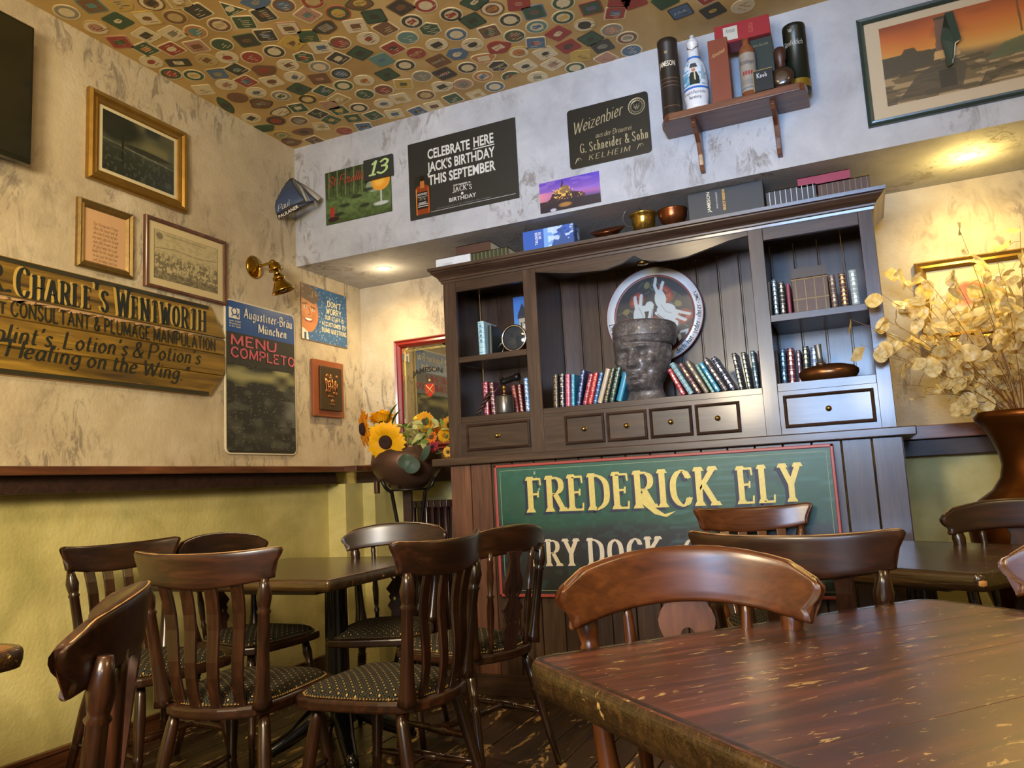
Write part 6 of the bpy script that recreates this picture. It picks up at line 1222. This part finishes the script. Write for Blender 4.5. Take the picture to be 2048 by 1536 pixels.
# ---------------------------------------------------------------- tables
m_top1 = wood('worn_red_tabletop', '1f0f0a', '43231a', '6e3c28', 'x', .36, .75, .8, .05, wear=.72, fleck=.63, crough=.3)
m_top2 = wood('dark_tabletop', '22150e', '382216', '4c301e', 'x', .25, .4, .9, .08, wear=.72, fleck=.65, crough=.2)
m_edge = wood('worn_table_edge', '1c130b', '302010', '4a351c', 'x', .26, .7, 1.5, .7, wear=.64)
m_iron2 = M('0c0d10', .22, .3, coat=.5, var=.1)
def table(label, P, u, v, lu, lv, mat, nb, th=.045, ped=None, rad=.03, edge=.012, group=None, edgem=None):
    """P: corner on the floor plan; u, v: unit directions of its two sides"""
    u = Vector((*u, 0)).normalized(); v = Vector((*v, 0)).normalized()
    c = Vector((*P, 0))+u*lu/2+v*lv/2; t = thing('pub_table', label, 'table', c, math.atan2(u.y, u.x), 'wooden pub tables'); sg_ = 1 if u.cross(v).z > 0 else -1
    o = rr(-lu/2, lu/2, -lv/2, lv/2, rad, 4); wd = lv/nb
    if nb == 1: MB().prism(o, th, M=Matrix.Translation((0, 0, .75-th))).build('board', mat, t, bevel=.0012, seg=1)
    for i in range(nb if nb > 1 else 0):
        y0 = -lv/2+i*wd; y1 = y0+wd; ys = [p for p in o]
        pts = [(x, min(max(y, y0+.0003), y1-.0003)) for x, y in o]; q = []
        for p in pts:
            if not q or (abs(p[0]-q[-1][0])+abs(p[1]-q[-1][1])) > 1e-5: q.append(p)
        # drop points of rounded corners that fall outside this board
        q = [p for p in q if not (abs(p[1]-y0-.0008) < 1e-6 and i > 0 and abs(p[0]) < lu/2-1e-4) and not (abs(p[1]-y1+.0003) < 1e-6 and i < nb-1 and abs(p[0]) < lu/2-1e-4)]
        if 0 < i < nb-1 or len(q) < 4: q = [(-lu/2, y0+.0003), (lu/2, y0+.0003), (lu/2, y1-.0003), (-lu/2, y1-.0003)]
        elif i == 0: q = [(x, y) for x, y in rr(-lu/2, lu/2, -lv/2, y1+rad*2, rad, 4) if y < y1]; q = [(-lu/2, y1-.0003)]+[p for p in q if p[1] < -lv/2+rad+1e-6]+[(lu/2, y1-.0003)]
        else: q = [(lu/2, y0+.0003)]+[p for p in rr(-lu/2, lu/2, y0-rad*2, lv/2, rad, 4) if p[1] > lv/2-rad-1e-6]+[(-lu/2, y0+.0003)]
        if i == 0: a = sorted([p for p in q[1:-1]], key=lambda p: p[0]); q = [q[0]]+a+[q[-1]]
        MB().prism(q, th, M=Matrix.Translation((0, 0, .75-th))).build('board', mat, t, bevel=.0004, seg=1)
    P_ = []
    for e, z in ((-.014, .7503), (-.005, .7506), (.001, .7485), (.005, .744), (.007, .736), (.006, .75-th*.75), (.002, .75-th-.004), (-.012, .75-th-.006), (-.03, .75-th-.002)): P_.append([(x, y, z) for x, y in rr(-lu/2-e, lu/2+e, -lv/2-e, lv/2+e, rad+e, 8)])
    mbx = MB().grid(P_, close=True); mbx.build('edge_band', edgem or m_edge, t)
    MB().box(-lu/2+.24, lu/2-.24, -lv/2+.24, lv/2-.24, .75-th-.05, .75-th).build('apron', m_dark, t)
    px, py = (0, 0) if ped is None else ped
    mb = MB(); n = 20; P_ = []
    for z, r in ((.14, .062), (.17, .056), (.2, .048), (.65, .044), (.68, .055), (.70, .06)): P_.append([(px+r*(1+.05*math.cos(10*a))*math.cos(a), py+r*(1+.05*math.cos(10*a))*math.sin(a), z) for a in np.linspace(0, 2*PI, 60, endpoint=False)])
    mb.grid(P_, close=True); mb.build('column', m_iron2, t)
    MB().lathe([(.075, .12), (.085, .15), (.07, .19), (.055, .21), (.05, .24), (.062, .26), (.05, .28)], 28, M=Matrix.Translation((px, py, 0))).build('collar', m_iron2, t)
    for k in range(4):
        a = PI/4+k*PI/2; c_, s_ = math.cos(a), math.sin(a)
        MB().tube([(px+c_*r, py+s_*r, z) for r, z in ((.03, .16), (.10, .15), (.18, .09), (.26, .05), (.31, .03))], [.045, .042, .032, .028, .024], 10).ball((px+c_*.31, py+s_*.31, .02), .02, 8).build('foot', m_iron2, t)
    return t
d1 = Vector((.672, .740)).normalized(); d1v = Vector((.740, -.672))
table('near table with a worn reddish brown plank top, largest in the right foreground', (-.577, 1.30), d1, d1v, .985, .80, m_top1, 4, .05, rad=.04, edge=.010)
table('dark square table among the left group of patterned chairs', (-2.66, 2.315), (1, .02), (-.02, 1), .865, .86, m_top2, 1, .038, ped=(.13, .03), rad=.008, edge=.006)
d3 = Vector((-.82, .572)).normalized(); d3v = Vector((.572, .82)).normalized()
tb = table('table with a chipped bright corner standing behind the near table, right', (.245, 2.46), d3, d3v, .86, .80, m_top2, 4, .045, rad=.02, edge=.006)
table('table at the left edge of the photo, only its rounded corner showing', (-2.62, .44), (1, 0), (0, 1), .86, .78, wood('light_red_tabletop', '5a2c18', '7c4226', '9a5a36', 'x', .25, .4), 1, .04, rad=.07, edge=.01)
# chipped corner of the back table
MB().ball((-.420, .388, .724), .017, 10, sc=(1, 1, 1)).build('bare_chip', M('c08a50', .6), tb)
# ---------------------------------------------------------------- chairs
def cw(nm, a, b_, c): return wood(nm, a, b_, c, 'x', .32, .3, 1.2, .04, crough=.25), wood(nm+'_upright', a, b_, c, 'z', .28, .4, 1.2, .04, crough=.2)
m_ch1, m_ch1z = cw('mahogany_stain', '170c07', '29150b', '3e2113'); m_ch2, m_ch2z = cw('amber_stain', '381b0a', '522a12', '683a1b')
m_splat = wood('splat_wood', '1c0e08', '311910', '482517', 'z', .55, .0, 1.2, .04); m_splat2 = wood('amber_splat_wood', '3a1d0c', '5a3116', '70431f', 'z', .5, .0, 1.2, .04)
def fabric():
    b = NB('lattice_upholstery'); c = b.new('ShaderNodeTexCoord'); sp = b.new('ShaderNodeSeparateXYZ'); b.put(sp.inputs[0], c.outputs['Object'])
    s = 1/.030; u = b.math('MULTIPLY', sp.outputs[0], s); w_ = b.math('MULTIPLY', sp.outputs[1], s*1.0)
    a = b.math('ADD', u, w_); d = b.math('SUBTRACT', u, w_)
    fa = b.math('ABSOLUTE', b.math('SUBTRACT', b.math('FRACT', a), .5)); fd = b.math('ABSOLUTE', b.math('SUBTRACT', b.math('FRACT', d), .5))
    m = b.math('MAXIMUM', fa, fd)       # 0 centre .. .5 edge
    col = b.ramp(m, [(.0, '9c8250'), (.13, '0c0e14'), (.325, '7c7458'), (.348, '0e1016'), (.488, '605a44')], 'CONSTANT')
    b.put(b.p.inputs['Base Color'], col); b.bump(b.noise(c.outputs['Object'], 300, 2), .3, .002); return b.done(None, .9, spec=.15)
m_fab = fabric(); m_nail = M('c0a068', .3, .8)
SO = [(0, .226), (.08, .224), (.14, .218), (.185, .203), (.208, .175), (.214, .13), (.210, .06), (.202, -.03), (.192, -.10), (.178, -.155), (.150, -.195), (.105, -.222), (.05, -.236), (0, -.240)]
SO = [(x, y) for x, y in SO]+[(-x, y) for x, y in SO[-2:0:-1]]
def crest_mesh(kind, mat):
    par = dict(slat=(.252, -.262, -.196, .902, .914, .797, .822, 2.6), fiddle=(.255, -.250, -.188, .906, .872, .802, .784, 2.2), arch=(.248, -.262, -.160, .910, .866, .802, .766, 2.2))[kind]
    hw, ym, ye, ztm, zte, zbm, zbe, pw = par
    if kind == 'slat': ends = [(0, .90), (.25, .90), (.5, .93), (.75, .975), (.9, 1.0), (1, .985)]
    else: ends = [(0, .90), (.13, .915), (.22, .90), (.30, .89), (.40, .93), (.6, .985), (.78, 1.0), (.9, .985), (1, .93)]
    vs = [0, .03, .08, .2, .3, .42, .55, .7, .82, .92, .97, 1]; tf = [.5, .85, 1, 1, 1, 1, 1, 1, 1, .95, .8, .45]; th = .0125
    us = [math.sin(PI/2*x)*.9+x*.1 for x in np.linspace(-1, 1, 37)]; P = []
    for u in us:
        loop = []
        zt = ztm+(zte-ztm)*abs(u)**pw; zb = zbm+(zbe-zbm)*abs(u)**2.0
        if kind != 'slat': zt -= .016*max(0, abs(u)-.86)/.14
        else: zt -= .006*max(0, abs(u)-.93)/.07
        fr, bk = [], []
        for v, f in zip(vs, tf):
            s = u*hw*np.interp(v, [e[0] for e in ends], [e[1] for e in ends]); k = abs(s)/hw; y = ym+(ye-ym)*k**2.3; dy = (ye-ym)*2.3*k**1.3/hw*math.copysign(1, s); n = Vector((-dy, 1, 0)).normalized(); z = zb+v*(zt-zb); c = Vector((s, y-(z-.85)*.12, z)); e = 1 if abs(u) < .99 else .6
            fr.append(c+n*th*f*e); bk.append(c-n*th*f*e)
        P.append(fr+bk[::-1])
    mb = MB().grid(P, close=True); k = len(P[0]); mb.add(P[0], [tuple(range(k))]); mb.add(P[-1], [tuple(range(k))]); CREST_EDGE[kind] = [lp[len(vs)+1]*.5+lp[len(vs)]*.5+Vector((0, -.001, .0004)) for lp in P]; return mb.mesh('crest_rail', mat)
CREST_EDGE = {}
def strip(mb, pts, w0, w1, th=.011):
    """flat bent slat along pts"""
    n = len(pts); P = []
    for i, p in enumerate(pts):
        w_ = w0+(w1-w0)*i/(n-1); x, y, z = p; P.append([(x-w_/2, y-th/2, z), (x+w_/2, y-th/2, z), (x+w_/2, y+th/2, z), (x-w_/2, y+th/2, z)])
    return mb.grid(P, smooth=False, close=True)
def make_chair(kind, label, mh, mv, fancy=False):
    t = thing('dining_chair', label, 'chair', (0, 0, 0))
    MB().prism(SO, .034, M=Matrix.Translation((0, 0, .424))).build('seat', mh, t, bevel=.009, seg=3)
    P = []
    for k, z in ((.90, .457), (.895, .464), (.86, .474), (.76, .484), (.5, .494), (.2, .498), (.01, .499)): P.append([(x*k, y*k+.004, z) for x, y in SO])
    MB().grid(P, close=True).build('cushion', m_fab, t)
    per = []; L = [Vector((x*.905, y*.905+.004, .462)) for x, y in SO]
    for a, b_ in zip(L, L[1:]+L[:1]):
        k = max(1, round((b_-a).length/.0105)); per += [a.lerp(b_, i/k) for i in range(k)]
    mb = MB()
    for p in per: mb.add([p+Vector((.0042*math.cos(q), .0042*math.sin(q), -.001)) for q in (0, 1.05, 2.09, 3.14, 4.19, 5.24)]+[p+Vector((0, 0, .004))], [(i, (i+1) % 6, 6) for i in range(6)], smooth=True)
    o = mb.build('nail_trim', m_nail, t); o['kind'] = 'stuff'
    # legs
    pl = [(0, .0125), (.03, .0135), (.40, .0165), (.42, .0195), (.44, .0165), (.46, .0165), (.72, .0205), (.9, .018), (1, .013)] if not fancy else [(0, .011), (.25, .014), (.27, .0165), (.29, .014), (.62, .0185), (.66, .020), (.67, .0155), (.685, .021), (.70, .0155), (.715, .021), (.73, .0155), (.745, .020), (.76, .015), (.85, .021), (1, .014)]
    for sx in (-1, 1):
        for y0, y1 in ((.145, .205), (-.15, -.25)):
            MB().turned((sx*.205, y1, .0), (sx*.150, y0, .43), pl, 16).build('leg', mv, t)
    z = .19; fx = .150+.055*(1-z/.43); fy0 = .145+.06*(1-z/.43); fy1 = -.15-.10*(1-z/.43)
    ps = [(0, .008), (.12, .010), (.3, .013), (.33, .010), (.35, .015), (.37, .010), (.39, .0155), (.5, .017), (.61, .0155), (.63, .010), (.65, .015), (.67, .010), (.7, .013), (.88, .010), (1, .008)]
    for sx in (-1, 1): MB().turned((sx*fx, fy0, z), (sx*fx, fy1, z), ps, 12).build('stretcher', mv, t)
    MB().turned((-fx, -.01, z), (fx, -.01, z), ps, 12).build('stretcher', mv, t)
    # back
    pp = [(0, .030), (.06, .027), (.18, .021), (.45, .0175), (.72, .017), (.74, .021), (.76, .0165), (.79, .019), (.86, .023), (.93, .017), (1, .012)]
    for sx in (-1, 1): MB().turned((sx*.165, -.185, .452), (sx*.203, -.226, .822), pp, 14).build('back_post', mv, t)
    yc = lambda x: -.250
    if kind == 'slat':
        for x0, x1 in ((-.098, -.122), (-.034, -.042), (.034, .042), (.098, .122)):
            pts = [(x0+(x1-x0)*s, -.212+(.022 if abs(x0) > .06 else .0)*(1-s)-.044*s-(0 if abs(x0) < .06 else -.012)*s-.010*math.sin(2*PI*s), .452+.36*s) for s in np.linspace(0, 1, 9)]
            strip(MB(), pts, .036, .041).build('slat', mv, t, bevel=.003)
    else:
        q = [(0, .009), (.12, .0095), (.16, .013), (.2, .008), (.24, .011), (.42, .0145), (.55, .010), (.57, .0145), (.59, .009), (.75, .0135), (.86, .010), (.9, .012), (1, .008)]
        qq = [(0, .011), (.5, .017), (.9, .010), (1, .008)] if kind == 'arch' else q
        for sx in (-1, 1): MB().turned((sx*.095, -.205, .452), (sx*.118, -.245, .815), qq, 12).build('spindle', mv, t)
        if kind == 'fiddle':
            R_ = [(.030, 0), (.030, .05), (.048, .075), (.034, .095), (.042, .115), (.036, .128), (.056, .150), (.040, .17), (.026, .19), (.046, .215), (.052, .245), (.030, .29), (.024, .33), (.040, .36)]
            hl = [[(sx*(.016+.007*math.cos(a)), .105+.009*math.sin(a)) for a in np.linspace(0, 2*PI, 10, endpoint=False)] for sx in (-1, 1)]+[[(sx*x, y) for x, y in ((.012, .195), (.026, .200), (.030, .220), (.024, .235), (.018, .226), (.021, .214), (.014, .206), (.010, .27), (.014, .30), (.008, .28))] for sx in (-1, 1)]
        else:
            R_ = [(.028, 0), (.026, .14), (.030, .22), (.044, .275), (.055, .305), (.056, .318), (.050, .335), (.038, .352), (.036, .365)]
            hl = [[(.013*math.cos(a), .290+.012*math.sin(a)) for a in np.linspace(0, 2*PI, 16, endpoint=False)]]
        out = [(x, y) for x, y in R_]+[(-x, y) for x, y in R_[::-1]]
        tilt = math.atan2(.046, .36); Mx = Matrix.Translation((0, -.214, .452)) @ Matrix.Rotation(PI/2+tilt, 4, 'X')
        curve_plate('splat', [out]+hl, .013, m_splat if mv is m_ch1z else m_splat2, t, Mx)
    o = place(bpy.data.objects.new('crest_rail', crest_mesh(kind, mh)), t)
    ep = CREST_EDGE[kind][1:-1]; r_ = random.Random(len(label)); MB().tube(ep, [.0006+.0013*r_.random() for _ in ep], 6).build('worn_edge', m_worn, t)
    return t
proto = {}
m_worn = M('a07a4c', .5, var=.4, scale=30)
def chair(key, label, x, y, rz, kind, amber=False, fancy=False, dz=0, hs=1.0):
    k = (kind, amber, fancy)
    if k not in proto: proto[k] = make_chair(kind, label, *((m_ch2, m_ch2z) if amber else (m_ch1, m_ch1z)), fancy); t = proto[k]
    else: t = copy_tree(proto[k])
    t['label'] = label; t['group'] = 'wooden dining chairs'; t.location = (x, y, 0); t.rotation_euler = (0, 0, rz); t.scale = (1, 1, hs); return t
chair('B', 'slat back chair seen from behind, centre left, near the camera', -1.867, 2.006, .177, 'slat')
chair('F', 'slat back chair in profile pulled out at the left table corner', -1.432, 2.141, 1.538, 'slat')
chair('C', 'slat back chair facing right against the left wall', -2.533, 2.234, -1.708, 'slat')
chair('I', 'slat back chair seen from behind, in back of the amber chair', -.151, 2.21, -.185, 'slat')
chair('G', 'carved splat chair seen from behind, right of the left table', -1.469, 2.757, 1.286, 'fiddle', fancy=True)
chair('E', 'carved splat chair facing the camera beyond the left table', -1.992, 2.977, 3.45, 'fiddle', fancy=True)
chair('D', 'carved splat chair half hidden at the wall side of the left table', -2.517, 2.75, -1.672, 'fiddle', fancy=True)
chair('K', 'dark arched chair behind the right back table, before the urn', .487, 3.142, 3.201, 'fiddle', fancy=True)
chair('A', 'dark chair seen edge on at the lower left, cut by the frame', -1.41, .86, 2.378, 'arch')
chair('H', 'amber brown arched chair facing the camera across the near table', -.292, 1.365, 3.42, 'arch', amber=True)
chair('J', 'amber slat chair showing only its top before the painted sign', -.385, 3.32, 3.55, 'slat', amber=True)
chair('L', 'brown arched chair cut off by the right edge of the photo', .305, 1.665, 2.41, 'arch', amber=True)
